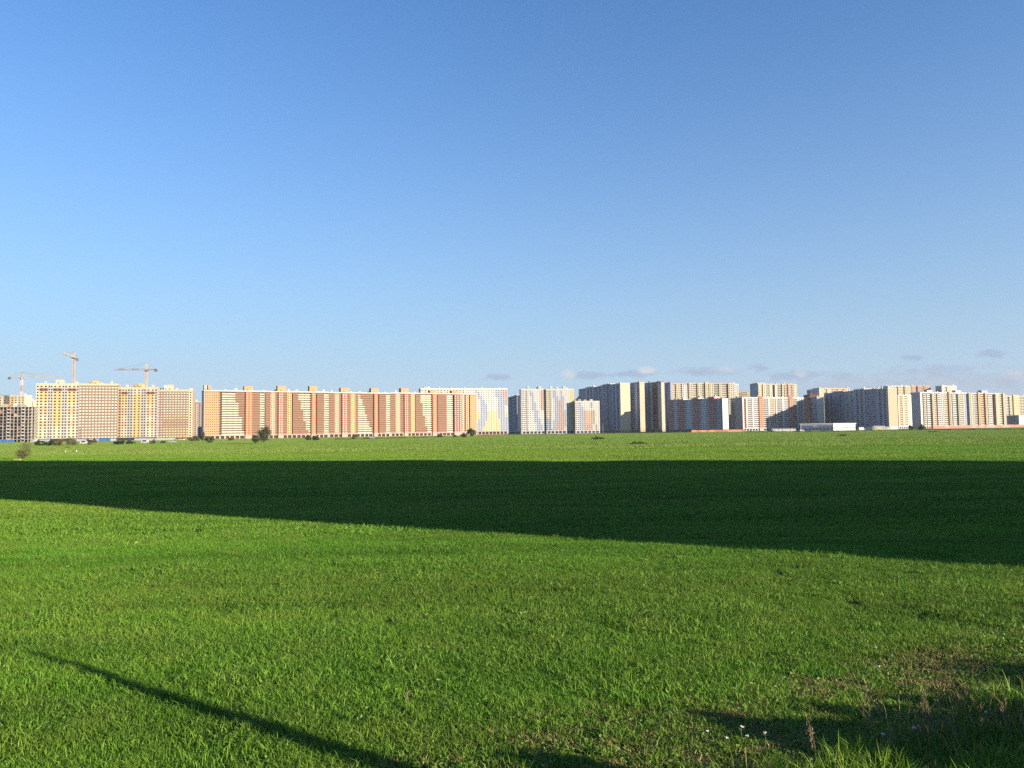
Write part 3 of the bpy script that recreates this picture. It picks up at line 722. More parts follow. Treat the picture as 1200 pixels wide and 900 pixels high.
plant("shrub", "loose olive shrub standing alone on the open grass, nearest of all shrubs", "shrub", 27, 538.8, 514.6, 21, LEAF_O, clumps=34, per=55)
for x, yb, yt, w, m, lab in (
    (46, 522.6, 514.6, 15, LEAF_D, "dark low bush before the blue hoarding, first of the hedge like run"),
    (57, 522.6, 514.2, 15, LEAF_D, "dark low bush before the blue hoarding, second of the hedge like run"),
    (69, 522.6, 513.4, 16, LEAF_O, "brownish low bush in the hedge like run, left of the taller round one"),
    (84, 522.2, 510.6, 14, LEAF_O, "round brownish bush taller than the hedge like run it ends"),
    (107, 521.4, 511.4, 13, LEAF_B, "thin brown bush below the dotted half of the long yellow block"),
    (140, 521.2, 512.4, 17, LEAF_D, "broad dark bush where the two yellow blocks meet"),
    (152, 520.8, 515.2, 12, LEAF_D, "small dark bush touching the broad dark one on its right"),
    (179, 520.2, 514.4, 11, LEAF_O, "small olive bush below the lower dotted wing, left one of two"),
    (190, 519.8, 514.8, 9, LEAF_D, "small dark bush below the lower dotted wing, right one of two"),
    (228, 517.6, 509.4, 14, LEAF_O, "olive bush in front of the gap between dotted wing and orange wall"),
    (245, 519.4, 506.6, 13, LEAF_G, "green bush at the foot of the broad orange end wall"),
    (270, 516.4, 511.0, 8, LEAF_B, "faint brown bush below the stepped pale flank"),
    (361, 516.4, 509.6, 8, LEAF_G, "left bush of the pair below the second stepped pale flank"),
    (369.5, 516.4, 508.6, 9, LEAF_D, "right bush of the pair below the second stepped pale flank"),
    (415, 515.2, 506.8, 8, LEAF_O, "single olive bush under the middle brown block"),
    (515, 512.6, 508.2, 9, LEAF_B, "low brown bush under the far brown block"),
    (533, 512.4, 509.2, 6, LEAF_B, "very small brown bush left of the round tree under the orange yellow wall"),
    (543.5, 512.6, 506.6, 9, LEAF_D, "dark bush leaning against the left of the round tree under the orange yellow wall"),
    (720, 506.6, 499.4, 10, LEAF_B, "pale brown bare bush at the foot of the dark stepped slab"),
    (733, 506.6, 502.4, 7, LEAF_B, "small brown bush at the foot of the sunlit white end wall"),
    (1067.5, 503.8, 497.2, 6, LEAF_D, "dark narrow bush below the shaded foot of the banded cream block"),
    (1080, 503.8, 497.0, 9, LEAF_G, "green bush below the slate grey end of the long cream row")):
    plant("bush", lab, "bush", x, yb, yt, w, m, group=GB)
plant("poplar_tree", "narrow dark upright tree against the slate edge of the orange end wall", "tree", 237.6, 519.0, 504.8, 5, LEAF_D, "tree", clumps=18)
plant("tree", "dark round tree, the biggest on the field, before the brown row", "tree", 309.5, 520.6, 499.0, 20, LEAF_D, "tree", clumps=46, per=80)
plant("bush", "green bush tucked against the left side of the big round tree", "bush", 299.5, 520.2, 506.4, 11, LEAF_G, group=GB)
plant("tree", "small round grey green tree under the plain orange yellow wall", "tree", 552.5, 512.8, 500.4, 12, LEAF_G, "tree", clumps=28)
for x, yb, yt, w, lab in ((701, 515.4, 510.8, 25, "dark scrubby mound of weeds on the field, the left and longer of two"),
                          (745, 521.2, 516.4, 27, "dark scrubby mound of weeds on the field, the nearer right one of two"),
                          (988, 511.6, 508.8, 14, "small dark scrub patch on the field before the white side of the hall"),
                          (79, 525.4, 523.2, 5, "tiny dark scrub tuft on the grass below the round brownish bush"),
                          (1093, 506.8, 504.6, 18, "thin scrub patch at the field edge under the red fence")):
    plant("scrub_mound", lab, "scrub", x, yb, yt, w, LEAF_B if w < 20 else LEAF_D, clumps=26, per=60)
def hedge(label, xa, ya, xb, yb_, h, wd):
    a, c = ground_at(xa, ya), ground_at(xb, yb_); L = (c - a).length; n = int(L * 14)
    t = rng.uniform(0, 1, n); gx = a.x + (c.x - a.x) * t; gy = a.y + (c.y - a.y) * t + rng.normal(0, wd, n)
    hh = h * (.55 + .45 * np.sin(t * L * .35) * np.sin(t * L * .13 + 1)) ; z = rng.uniform(0, 1, n) * np.maximum(.3, hh)
    zz = np.array([terrain(x, y) for x, y in zip(gx, gy)]) + z
    p = np.stack([gx - a.x, gy - a.y, zz - a.z], 1); aa = unit(n) * .5; bb = np.cross(aa, unit(n)); bb = bb / (np.linalg.norm(bb, axis=1)[:, None] + 1e-6) * .5
    o = bpy.data.objects.new("hedge", quads_mesh("hedge", p, aa, bb, LEAF_D, rng.uniform(0, 1, n))); COL.objects.link(o); o.location = a
    tag(o, label, "hedge")
hedge("thin dark hedge line along the field edge under the red fence", 1006, 504.6, 1215, 503.5, .9, .6)
hedge("thin dark hedge line along the field edge before the blue hall", 874, 506.8, 1004, 505.8, 1.3, .8)
hedge("thin dark hedge line at the foot of the navy block", 735, 507.0, 808, 506.6, 1.6, 1.0)
hedge("pale scrub line at the foot of the long brown row", 392, 515.4, 520, 512.6, 1.0, 1.5)

# ------------------------------------------------------------------ tower cranes
def lattice(m, a, b, w, mats, step, cw):
    a, b = Vector(a), Vector(b); d = (b - a); L = d.length; d.normalize()
    h = Vector((0, 0, 1)) if abs(d.z) < .9 else Vector((0, 1, 0)); p = d.cross(h).normalized() * w / 2; q = d.cross(p).normalized() * w / 2
    n = max(2, int(L / step)); cs = [p + q, p - q, -p - q, -p + q]
    for i in range(n):
        s, e = a + d * (L * i / n), a + d * (L * (i + 1) / n); mm = mats[(i // 3) % len(mats)]
        for c in cs: m.bar(s + c, e + c, cw, mm)
        for j in range(4): m.bar(s + cs[j], e + cs[(j + 1) % 4], cw * .6, mm); m.bar(s + cs[j], s + cs[(j + 1) % 4], cw * .6, mm)
def crane(label, x, D, yj, ypk, jdir, jl, cl, mm, jm, foot=None):
    p = at(x, D, yj); zb = terrain(p.x, p.y); zj = zat(x, yj, D) - zb; zp = zat(x, ypk, D) - zb
    r = thing("tower_crane", label, "tower crane", (p.x, p.y, zb), math.atan2(jdir[1], jdir[0]))
    k = MB(); lattice(k, (0, 0, 0), (0, 0, zj - 1.6), 1.9, mm, 2.4, .34); k.build("mast", r)
    k = MB(); k.box(-1.5, 1.5, -1.5, 1.5, zj - 1.6, zj - .4, pm('winebrown')); k.build("slewing_ring", r)
    k = MB(); lattice(k, (0, 0, zj - .4), (0, 0, zp), 1.2, mm[:1], 2.2, .25); k.build("tower_head", r)
    k = MB(); lattice(k, (.7, 0, zj + .6), (jl, 0, zj + .6), 1.3, jm, 2.4, .26); k.build("jib", r)
    k = MB(); lattice(k, (-.7, 0, zj + .3), (-cl, 0, zj + .3), 1.2, jm[:1], 2.4, .3); k.box(-cl, -.7, -.7, .7, zj - .15, zj + .1, pm('roofdark')); k.build("counter_jib", r)
    k = MB()
    for i in range(3): k.box(-cl + .2 + i * 1.0, -cl + 1.1 + i * 1.0, -1.0, 1.0, zj - 2.0, zj + .9, pm('roofdark'))
    k.build("counterweight", r)
    k = MB(); k.box(.3, 2.0, -2.2, -.75, zj - 2.4, zj - .3, pm('white')); k.box(2.001, 2.06, -2.1, -.85, zj - 1.6, zj - .5, GLASS); k.build("cab", r)
    k = MB()
    for t in (.45, .85): k.bar((0, 0, zp), (jl * t, 0, zj + 1.2), .16, pm('rust'))
    k.bar((0, 0, zp), (-cl + 1, 0, zj + .8), .16, pm('rust')); k.build("tie_rod", r)
    k = MB(); q = jl * .62; k.box(q - .8, q + .8, -.7, .7, zj - .5, zj - .15, pm('slate')); k.bar((q, 0, zj - .5), (q, 0, zj - 5), .08, pm('slate')); k.box(q - .35, q + .35, -.2, .2, zj - 5.8, zj - 5, pm('orange')); k.build("trolley_hook", r)
W_, P_, R_, Y_, C_ = pm('white'), pm('pink'), pm('rust'), pm('peach'), pm('cream')
crane("pale tower crane with a long level jib, above the concrete skeleton", 25.6, 930, 442.4, 436.2, (1, .02), 45, 16, [P_, W_], [W_, C_])
crane("peach tower crane whose short looking jib points up and towards the field", 87, 832, 419.2, 412.0, (12, -43), 44, 13, [Y_, P_], [C_, W_])
crane("tower crane with dark counterweight and tie rods, above the lower yellow block", 171.6, 880, 433.4, 424.6, (-1, -.04), 36, 12, [C_, Y_], [P_, R_])

# ------------------------------------------------------------------ fences, hut row, vehicles
def hoarding(name, label, xa, ya, xb, yb_, h, cols, step, gaps=()):
    a, c = at(xa, ya), at(xb, yb_); u = Vector((c.x - a.x, c.y - a.y)); L = u.length; u.normalize()
    r = thing(name, label, "fence", (a.x, a.y, 0), math.atan2(u.y, u.x)); n = int(L / step)
    for i in range(n):
        x = L * i / n; q = Vector((a.x, a.y)) + u * x
        if any(g0 < i / n < g1 for g0, g1 in gaps): continue
        z = terrain(q.x, q.y); cm = pm(cols[rnd.randrange(len(cols))]); hh = h * rnd.uniform(.94, 1.04)
        k = MB(); s = L / n
        k.box(x + .02, x + s - .12, 0, .06, z - .3, z + hh, cm)
        for j in range(6): k.box(x + .05 + s * j / 6, x + .05 + s * (j + .45) / 6, -.05, -.001, z + .1, z + hh - .1, cm)
        k.build("panel", r)
        k = MB(); k.box(x - .08, x + .0, -.06, .12, z - .3, z + hh + .12, pm('slate')); k.build("post", r)
hoarding("hoarding", "bright blue site hoarding at the foot of the concrete skeleton", -14, 716, 18, 718, 3.0, ['fenceblue'], 5)
hoarding("hoarding", "paler blue site hoarding running behind the bushes below the yellow blocks", 38, 735, 137, 745, 2.6, ['fenceblue', 'bluegrey', 'paleblue'], 5, ((.2, .42),))
hoarding("hoarding", "grey blue site hoarding below the lower dotted wing", 158, 765, 206, 775, 2.2, ['paleblue', 'bluegrey', 'lightgrey'], 5)
hoarding("hoarding", "vermilion site fence at the foot of the red and grey block", 810, 985, 873, 1000, 2.5, ['fencered', 'vermilion'], 6)
hoarding("hoarding", "long red fence below the long cream row at the field edge", 1093, 1080, 1216, 1150, 4.0, ['fencered', 'fencered', 'pink'], 7)
CARMESH = {}
def car(label, x, yb, col, van=False, rz=0.0, name="parked_car", cat="car", group="vehicles parked along the field edge"):
    g = ground_at(x, yb); r = thing(name, label, cat, (g.x, g.y, terrain(g.x, g.y)), rz, group)
    L, Wd = (5.4, 2.0) if van else (4.4, 1.75); hb = 1.0 if van else .85; ht = 2.2 if van else 1.45
    k = MB(); c = pm(col); kk = k.slot(c)
    prof = [(-L / 2, .3), (L / 2, .3), (L / 2, .75), (L / 2 - .15, hb), (L * .26, hb + .05), (L * .12 + (.35 if van else 0), ht), (-L * .36 - (.4 if van else 0), ht), (-L / 2 + .05, hb + .1)]
    n = len(prof); b0 = len(k.v)
    for y in (-Wd / 2, Wd / 2): k.v += [(px_, y, pz) for px_, pz in prof]
    k.f.append(tuple(b0 + i for i in range(n))); k.m.append(kk); k.f.append(tuple(b0 + n + i for i in reversed(range(n)))); k.m.append(kk)
    for i in range(n): k.f.append((b0 + (i + 1) % n, b0 + i, b0 + n + i, b0 + n + (i + 1) % n)); k.m.append(kk)
    k.build("body", r)
    for y in (-Wd / 2 - .012, Wd / 2 + .002):
        k = MB(); k.box(-L * .33, L * .13, y, y + .01, hb + .1, ht - .15, GLASS); k.build("side_window", r)
    for sx in (-.31, .31):
        for y in (-Wd / 2 - .03, Wd / 2 - .17):
            k = MB(); k.tube([(L * sx, y, .33), (L * sx, y + .2, .33)], [.33, .33], pm('dark'), 12); k.build("wheel", r)
car("white van parked before the blue hoarding beside the skeleton", 49, 519.4, 'white', True, .1, "parked_van", "van")
car("white van parked below the dotted half of the long yellow block", 99.5, 520.4, 'white', True, .05, "parked_van", "van")
car("white van parked before the grey blue hoarding below the lower dotted wing", 171, 519.6, 'white', True, .0, "parked_van", "van")
car("silver car parked under the lower dotted wing beside the flat hut", 202, 518.9, 'lightgrey', False, .1)
car("white van parked at the left foot of the blue hall", 939.5, 505.9, 'white', True, .3, "parked_van", "van")
car("dark car parked under the middle brown block", 436, 514.2, 'navy', False, .4)
car("pale car parked at the foot of the broad pale block", 655, 509.0, 'lightgrey', False, .1)
def truck(label, x, yb, rz, cabc):
    g = ground_at(x, yb); r = thing("parked_truck", label, "truck", (g.x, g.y, terrain(g.x, g.y)), rz, "vehicles parked along the field edge")
    k = MB(); k.box(-4.2, 2.0, -1.2, 1.2, 1.0, 3.6, pm('white')); k.build("cargo_box", r)
    k = MB(); k.box(2.2, 4.2, -1.15, 1.15, .6, 2.9, pm(cabc)); k.build("cab", r)
    k = MB(); k.box(4.2, 4.22, -1.0, 1.0, 1.7, 2.7, GLASS); k.build("windscreen", r)
    k = MB(); k.box(-4.2, 4.1, -.8, .8, .55, .999, pm('dark')); k.build("chassis", r)
    for sx in (-3, -1.8, 3.1):
        for y in (-1.2, .9):
            k = MB(); k.tube([(sx, y, .5), (sx, y + .3, .5)], [.5, .5], pm('dark'), 12); k.build("wheel", r)
truck("white box truck with blue cab parked right of the hall, nearer the hall", 1009.5, 505.0, .4, 'blue')
truck("white box truck with grey cab parked right of the hall, farther from it", 1018, 504.8, 2.6, 'grey')
def lamp(label, x, yb, yt):
    g = ground_at(x, yb); h = (yb - yt) * g.y / F
    r = thing("street_lamp", label, "street lamp", (g.x, g.y, terrain(g.x, g.y)))
    k = MB(); k.tube([(0, 0, -.3), (0, 0, h)], [.22, .14], pm('lightgrey'), 8); k.build("pole", r)
    k = MB(); k.bar((0, 0, h), (1.6, 0, h + .3), .15, pm('lightgrey')); k.build("arm", r)
    k = MB(); k.box(1.4, 2.3, -.18, .18, h + .25, h + .42, pm('grey')); k.build("lamp_head", r)
lamp("thin grey street lamp before the dark stepped slab", 706.6, 507.4, 497)
for x, yb, lab in ((76.6, 531.4, "short white marker post on the grass, the thinner left one"), (89.6, 531.0, "short white marker post on the grass, the brighter right one")):
    g = ground_at(x, yb); r = thing("marker_post", lab, "post", (g.x, g.y, terrain(g.x, g.y)))
    k = MB(); w = .16 if x < 80 else .26; k.tube([(0, 0, -.2), (0, 0, .85)], [w * .6, w * .55], pm('metalwhite'), 10); k.build("shaft", r)
    k = MB(); k.tube([(0, 0, .851), (0, 0, .95)], [w * .66, w * .5], pm('lemon'), 10); k.build("cap", r)
g = ground_at(28, 539.4); k = MB()
for i, (z0, z1, s) in enumerate(((-.2, .34, 1.0), (.34, .42, .93))): k.box(-.62 * s, .62 * s, -.4 * s, .4 * s, z0, z1, pm('tan'))
o = k.build("stone_block"); o.location = (g.x, g.y - 2.2, terrain(g.x, g.y - 2.2)); tag(o, "pale stone block lying at the foot of the lone olive shrub", "stone")

# ------------------------------------------------------------------ what stands beside the view on the sunny side and throws its shade in
SUN_AZ = R(122.0); SUN_EL = R(13.0)          # clockwise from +Y
S2 = Vector((math.sin(SUN_AZ), math.cos(SUN_AZ)))
C2 = Vector((62.3, 54.0)); un = Vector((-.34, -.94)).normalized(); C1 = C2 + un * 50.8
b = Block("apartment_building", "wide pale block outside the view, throwing its shade across the field", cap=40)
Lw = 50.8
b.wing(0, 0, 0, 0, 0, 190, 16, [('W', Lw * .2, 'cream', 3), ('L', Lw * .35, 'pale'), ('W', Lw * .65, 'yellow', 4), ('L', Lw * .8, 'pale'), ('W', Lw, 'cream', 3)], body='cream', p0=C2, p1=C1, H=50, back=True, vents=6)
b.done()
tip = ground_at(40, 770); k = MB()
t = 19.6; bx, by = tip.x + S2.x * t, tip.y + S2.y * t; hz = terrain(tip.x, tip.y) + t * math.tan(SUN_EL) + .1; zb = terrain(bx, by)
k.tube([(0, -1.0, -.6), (0, -.45, (hz - zb) * .5), (0, 0, hz - zb)], [.28, .18, .08], pm('concrete'), 12)
o = k.build("concrete_post"); o.location = (bx, by, zb); tag(o, "stout leaning concrete post on the bank, out of view, throwing the slanting streak of shade", "post")
def shade_bush(label, x, y, t, rad, sd, frac=1.0):
    g = ground_at(x, y); cx, cy = g.x + S2.x * t, g.y + S2.y * t; zb = terrain(cx, cy)
    h = (terrain(g.x, g.y) + t * math.tan(SUN_EL) - zb) * frac * 1.1
    r = thing("bush", label, "bush", (cx, cy, zb - .05), 0, "roadside bushes out of view")
    limbs(h, .1, rad, .04, 9, True, seed=sd).build("stems", r)
    o = bpy.data.objects.new("foliage", crown_mesh(.05, h, rad, LEAF_G, 40, 90, .09, seed=sd)); COL.objects.link(o); o.parent = r
shade_bush("leafy roadside bush out of view, shading the worn track's near end", 815, 843, 8.5, .8, 101)
shade_bush("leafy roadside bush out of view, shading the dry weed stalks", 1060, 820, 8.5, 1.6, 102)
shade_bush("leafy roadside bush out of view, shading the track's far end", 1175, 788, 9.0, 1.5, 103)
shade_bush("tall leafy roadside bush out of view, shading the bank's foot", 985, 838, 7.5, 1.7, 104)
shade_bush("broad leafy roadside bush out of view, shading the bank beside the last dry stalks", 1192, 802, 8.0, 1.7, 106)
shade_bush("rounded leafy roadside bush out of view, shading the white flowers", 890, 848, 8.5, 1.3, 107)
shade_bush("dense leafy roadside bush out of view, shading the middle of the dry stalks", 1110, 836, 8.0, 1.7, 108)
shade_bush("low leafy roadside bush out of view, shading the grass by the bank", 600, 892, 9.5, .6, 105)

# ------------------------------------------------------------------ the ground sheet
def axis(segs):
    out = [];
    for a, b, st in segs:
        n = max(1, int(round((b - a) / st))); out += [a + (b - a) * i / n for i in range(n)]
    return out + [segs[-1][1]]
half = axis([(0, 40, .8), (40, 150, 3), (150, 520, 10), (520, 1400, 60), (1400, 12000, 1200)])
xs = [-v for v in reversed(half[1:])] + half
ys = axis([(-900, -60, 60), (-60, 0, 4), (0, 60, .8), (60, 150, 2), (150, 400, 6), (400, 1400, 25), (1400, 14000, 1200)])
vv = [(x, y, terrain(x, y)) for y in ys for x in xs]; nx = len(xs)
ff = [(j * nx + i, j * nx + i + 1, (j + 1) * nx + i + 1, (j + 1) * nx + i) for j in range(len(ys) - 1) for i in range(nx - 1)]
me = bpy.data.meshes.new("field"); me.from_pydata(vv, [], ff); me.update()
me.polygons.foreach_set("use_smooth", [True] * len(ff))
fo = bpy.data.objects.new("field", me); COL.objects.link(fo); fo["kind"] = "structure"
gm = bpy.data.materials.new("field_soil"); gm.use_nodes = True; nt = gm.node_tree; L = nt.links; N = nt.nodes.new
bs = nt.nodes["Principled BSDF"]; bs.inputs["Roughness"].default_value = .95; bs.inputs["Specular IOR Level"].default_value = .1
geo = N("ShaderNodeNewGeometry")
def nz(scale, det=4, vec=None):
    n = N("ShaderNodeTexNoise"); n.inputs["Scale"].default_value = scale; n.inputs["Detail"].default_value = det
    L.new(vec or geo.outputs["Position"], n.inputs["Vector"]); return n.outputs["Fac"]
def mrange(v, a, b, c, d):
    n = N("ShaderNodeMapRange"); L.new(v, n.inputs[0])
    for i, q in enumerate((a, b, c, d)): n.inputs[i + 1].default_value = q
    return n.outputs[0]
def mixc(f, a, b):
    n = N("ShaderNodeMix"); n.data_type = 'RGBA'
    if isinstance(f, float): n.inputs[0].default_value = f
    else: L.new(f, n.inputs[0])
    for i, q in ((6, a), (7, b)):
        if isinstance(q, tuple): n.inputs[i].default_value = (*q, 1)
        else: L.new(q, n.inputs[i])
    return n.outputs[2]
turf = mixc(mrange(nz(3.0), .35, .65, 0, 1), (.040, .075, .014), (.085, .085, .035))
soil = mixc(mrange(nz(6.0, 6), .3, .7, 0, 1), (.15, .12, .06), (.25, .205, .115))
sub = N("ShaderNodeVectorMath"); sub.operation = 'SUBTRACT'; L.new(geo.outputs["Position"], sub.inputs[0]); sub.inputs[1].default_value = (TA.x, TA.y, 0)
dt = N("ShaderNodeVectorMath"); dt.operation = 'DOT_PRODUCT'; L.new(sub.outputs[0], dt.inputs[0]); dt.inputs[1].default_value = (TN.x, TN.y, 0)
ad = N("ShaderNodeMath"); ad.operation = 'ADD'; L.new(dt.outputs["Value"], ad.inputs[0]); L.new(mrange(nz(.9), .3, .7, -.7, .7), ad.inputs[1])
m1 = mrange(ad.outputs[0], -.1, -.9, 0, .85); m2 = mrange(ad.outputs[0], -3.4, -2.8, 0, 1)
mu = N("ShaderNodeMath"); mu.operation = 'MULTIPLY'; L.new(m1, mu.inputs[0]); L.new(m2, mu.inputs[1])
L.new(mixc(mu.outputs[0], turf, soil), bs.inputs["Base Color"])
bp = N("ShaderNodeBump"); bp.inputs["Strength"].default_value = .6; bp.inputs["Distance"].default_value = .06; L.new(nz(9.0, 6), bp.inputs["Height"]); L.new(bp.outputs[0], bs.inputs["Normal"])
me.materials.append(gm)

# ------------------------------------------------------------------ grass: blade patches instanced over the field as one object
GRASS = leafmat("grass_blades", GCOL1, var=.38, trans=.30, tint=GCOL2, wscale=.8, big=(.006, .075, 1))
GRASSF = leafmat("far_grass_blades", (.118, .228, .024), var=.35, trans=.30, tint=(.185, .248, .045), wscale=.05, big=(.003, .03, 1))
GRASSY = leafmat("dry_grass_blades", (.20, .185, .05), var=.4, trans=.25, tint=(.27, .20, .09), wscale=.9)
WEED = leafmat("broad_leaves", (.11, .20, .03), var=.3, trans=.3, tint=(.15, .24, .045))
def blades(name, n, rad, h, w, material, lean=.45, seed=0, broad=0, mat2=None, hs=.3, sparse=None):
    r = np.random.default_rng(seed)
    a = r.uniform(0, 2 * np.pi, n); q = rad * np.sqrt(r.uniform(0, 1, n)); bx, by = q * np.cos(a), q * np.sin(a)
    if sparse:
        cl = r.uniform(-rad, rad, (sparse, 2)); k = r.integers(0, sparse, n); bx = cl[k, 0] + r.normal(0, rad * .07, n); by = cl[k, 1] + r.normal(0, rad * .07, n)
    hh = h * np.clip(r.normal(1, hs, n), .35, 1.9); ww = w * r.uniform(.7, 1.35, n)
    da = r.uniform(0, 2 * np.pi, n); ln = np.abs(r.normal(lean, lean * .5, n))
    dx, dy = np.cos(da) * ln * hh, np.sin(da) * ln * hh
    fa = r.uniform(0, 2 * np.pi, n); sx, sy = np.cos(fa) * ww / 2, np.sin(fa) * ww / 2
    v = np.zeros((n, 5, 3))
    v[:, 0] = np.stack([bx - sx, by - sy, np.full(n, -.02)], 1); v[:, 1] = np.stack([bx + sx, by + sy, np.full(n, -.02)], 1)
    v[:, 2] = np.stack([bx + sx * .9 + dx * .35, by + sy * .9 + dy * .35, hh * .58], 1); v[:, 3] = np.stack([bx - sx * .9 + dx * .35, by - sy * .9 + dy * .35, hh * .58], 1)
    v[:, 4] = np.stack([bx + dx, by + dy, hh * np.sqrt(np.clip(1 - .35 * ln ** 2, .3, 1))], 1)
    tint = np.clip(r.beta(2, 2, n), 0, 1)
    loops = np.stack([np.arange(n) * 5 + i for i in (0, 1, 2, 3)], 1); tris = np.stack([np.arange(n) * 5 + i for i in (3, 2, 4)], 1)
    V = [v.reshape(-1, 3)]; T = [np.repeat(tint, 5)]; nb = n * 5
    fl = [loops.reshape(-1), tris.reshape(-1)]; tot = [np.full(n, 4), np.full(n, 3)]; mi = [np.zeros(2 * n, np.int32)]
    if broad:
        c = np.stack([r.uniform(-rad, rad, broad) * .7, r.uniform(-rad, rad, broad) * .7, h * r.uniform(.25, .9, broad)], 1)
        d = r.normal(size=(broad, 3)); d[:, 2] = np.abs(d[:, 2]) * .5; d /= np.linalg.norm(d, axis=1)[:, None]
        e = np.cross(d, r.normal(size=(broad, 3))); e /= np.linalg.norm(e, axis=1)[:, None]; s = w * r.uniform(1.6, 3.6, (broad, 1))
        p = np.stack([c - d * s, c + e * s * .5, c + d * s, c - e * s * .5], 1); V.append(p.reshape(-1, 3)); T.append(np.repeat(r.uniform(0, 1, broad), 4))
        fl.append(nb + np.arange(broad * 4)); tot.append(np.full(broad, 4)); mi.append(np.ones(broad, np.int32))
    V = np.concatenate(V); T = np.concatenate(T); fl = np.concatenate(fl).astype(np.int32); tot = np.concatenate(tot).astype(np.int32); mi = np.concatenate(mi)
    me = bpy.data.meshes.new(name); me.vertices.add(len(V)); me.loops.add(len(fl)); me.polygons.add(len(tot))
    me.vertices.foreach_set("co", V.reshape(-1)); me.loops.foreach_set("vertex_index", fl)
    me.polygons.foreach_set("loop_start", np.concatenate([[0], np.cumsum(tot)[:-1]]).astype(np.int32)); me.polygons.foreach_set("loop_total", tot)
    me.attributes.new("tint", 'FLOAT', 'POINT').data.foreach_set("value", T.astype(np.float32))
    me.materials.append(material); me.materials.append(mat2 or WEED); me.polygons.foreach_set("material_index", mi.astype(np.int32)); me.update(calc_edges=True)
    return me
PATCH = bpy.data.collections.new("grass_patches"); NP = [0]
def patch(me):
    o = bpy.data.objects.new("patch_%03d" % NP[0], me); PATCH.objects.link(o); NP[0] += 1; return NP[0] - 1
NEAR = [patch(blades("near", 1150, .8, .118, .011, GRASS, .85, 20 + i, broad=50 + 45 * (i % 3), hs=.38)) for i in range(5)]
MIDA = [patch(blades("mida", 1400, 1.9, .16, .028, GRASS, .75, 40 + i, broad=50)) for i in range(4)]
MIDB = [patch(blades("midb", 1800, 4.6, .18, .05, GRASS, .55, 60 + i)) for i in range(4)]
FAR_ = [patch(blades("far", 2600, 15, .26, .11, GRASSF, .5, 80 + i)) for i in range(3)]
SPAR = [patch(blades("sparse", 260, .8, .07, .010, GRASSY, .8, 100 + i, broad=60, sparse=14)) for i in range(3)] + [patch(blades("sparse", 300, .8, .09, .010, GRASS, .7, 110 + i, broad=60, sparse=12)) for i in range(2)]
TALL = [patch(blades("tall", 620, .55, .27, .012, GRASS, .5, 120 + i, broad=20, hs=.4)) for i in range(3)] + [patch(blades("tall", 80, .5, .34, .009, GRASSY, .5, 130 + i, hs=.4)) for i in range(2)]
WEEDP = [patch(blades("weed", 30, .2, .2, .02, GRASS, .5, 140 + i, broad=60)) for i in range(2)]
pts, rot, scl, idx = [], [], [], []
r2 = random.Random(5)
def put(x, y, k, s=1.0):
    pts.append((x, y, terrain(x, y))); rot.append(r2.uniform(0, 6.283)); scl.append(s * r2.uniform(.85, 1.15)); idx.append(k)
def fill(y0, y1, st, fn):
    y = y0
    while y < y1:
        xm = .69 * y + 5; x = -xm
        while x < xm:
            fn(x + r2.uniform(-.5, .5) * st, y + r2.uniform(-.5, .5) * st); x += st
        y += st
def f_near(x, y):
    s = track_s(x, y)
    g = .92 + .35 * mnoise.noise((x * .35, y * .35, 7)) + .3 * mnoise.noise((x * 1.1, y * 1.1, 2))
    if s < -2.6:
        if y > 6 and r2.random() < .75: put(x, y, r2.choice(TALL), r2.uniform(.6, 1.1))
        put(x, y, r2.choice(NEAR), .8)
    elif s < .1:
        for _ in range(3): put(x + r2.uniform(-.3, .3), y + r2.uniform(-.3, .3), r2.choice(SPAR), r2.uniform(.8, 1.3))
        if r2.random() < .04 + .30 * (mnoise.noise((x * .8, y * .8, 1)) > .12): put(x, y, r2.choice(NEAR), .55)
    else:
        if y > 34 and r2.random() < (y - 34) / 6: return
        hole = mnoise.noise((x * 1.9, y * 1.9, 17))
        g *= 1 + .35 * mnoise.noise((x * .16, y * .7, 23))
        if hole < -.20: g *= .48
        elif hole > .40: g *= 1.2
        put(x, y, r2.choice(NEAR), g)
        if r2.random() < .05: put(x, y, r2.choice(WEEDP), r2.uniform(.45, .8))
fill(7.0, 40, .62, f_near)
fill(33, 84, 1.6, lambda x, y: put(x, y, r2.choice(MIDA), .95 + .3 * mnoise.noise((x * .12, y * .6, 23)) + .25 * mnoise.noise((x * .25, y * .25, 7))) if r2.random() > max(0, (y - 74) / 10) and r2.random() > (39 - y) / 6 else None)
fill(74, 230, 3.9, lambda x, y: put(x, y, r2.choice(MIDB), .95 + .35 * mnoise.noise((x * .03, y * .22, 29)) + .2 * mnoise.noise((x * .12, y * .12, 7))) if r2.random() > max(0, (y - 195) / 35) and r2.random() > (84 - y) / 10 else None)
fill(195, 900, 13, lambda x, y: put(x, y, r2.choice(FAR_), 1.0) if r2.random() > (230 - y) / 35 else None)
gme = bpy.data.meshes.new("grass"); gme.from_pydata(pts, [], [])
for nm, ty, da in (("rot", 'FLOAT', rot), ("scl", 'FLOAT', scl), ("idx", 'INT', idx)):
    gme.attributes.new(nm, ty, 'POINT').data.foreach_set("value", da)
go = bpy.data.objects.new("grass", gme); COL.objects.link(go); go["kind"] = "stuff"; go["label"] = "dense short green grass covering the field"; 
ng = bpy.data.node_groups.new("grass_scatter", 'GeometryNodeTree')
ng.interface.new_socket("Geometry", in_out='INPUT', socket_type='NodeSocketGeometry'); ng.interface.new_socket("Geometry", in_out='OUTPUT', socket_type='NodeSocketGeometry')
G = ng.nodes.new; gi, gout = G("NodeGroupInput"), G("NodeGroupOutput"); ip = G("GeometryNodeInstanceOnPoints"); ci = G("GeometryNodeCollectionInfo")
ci.inputs["Collection"].default_value = PATCH; ci.inputs["Separate Children"].default_value = True; ci.inputs["Reset Children"].default_value = True
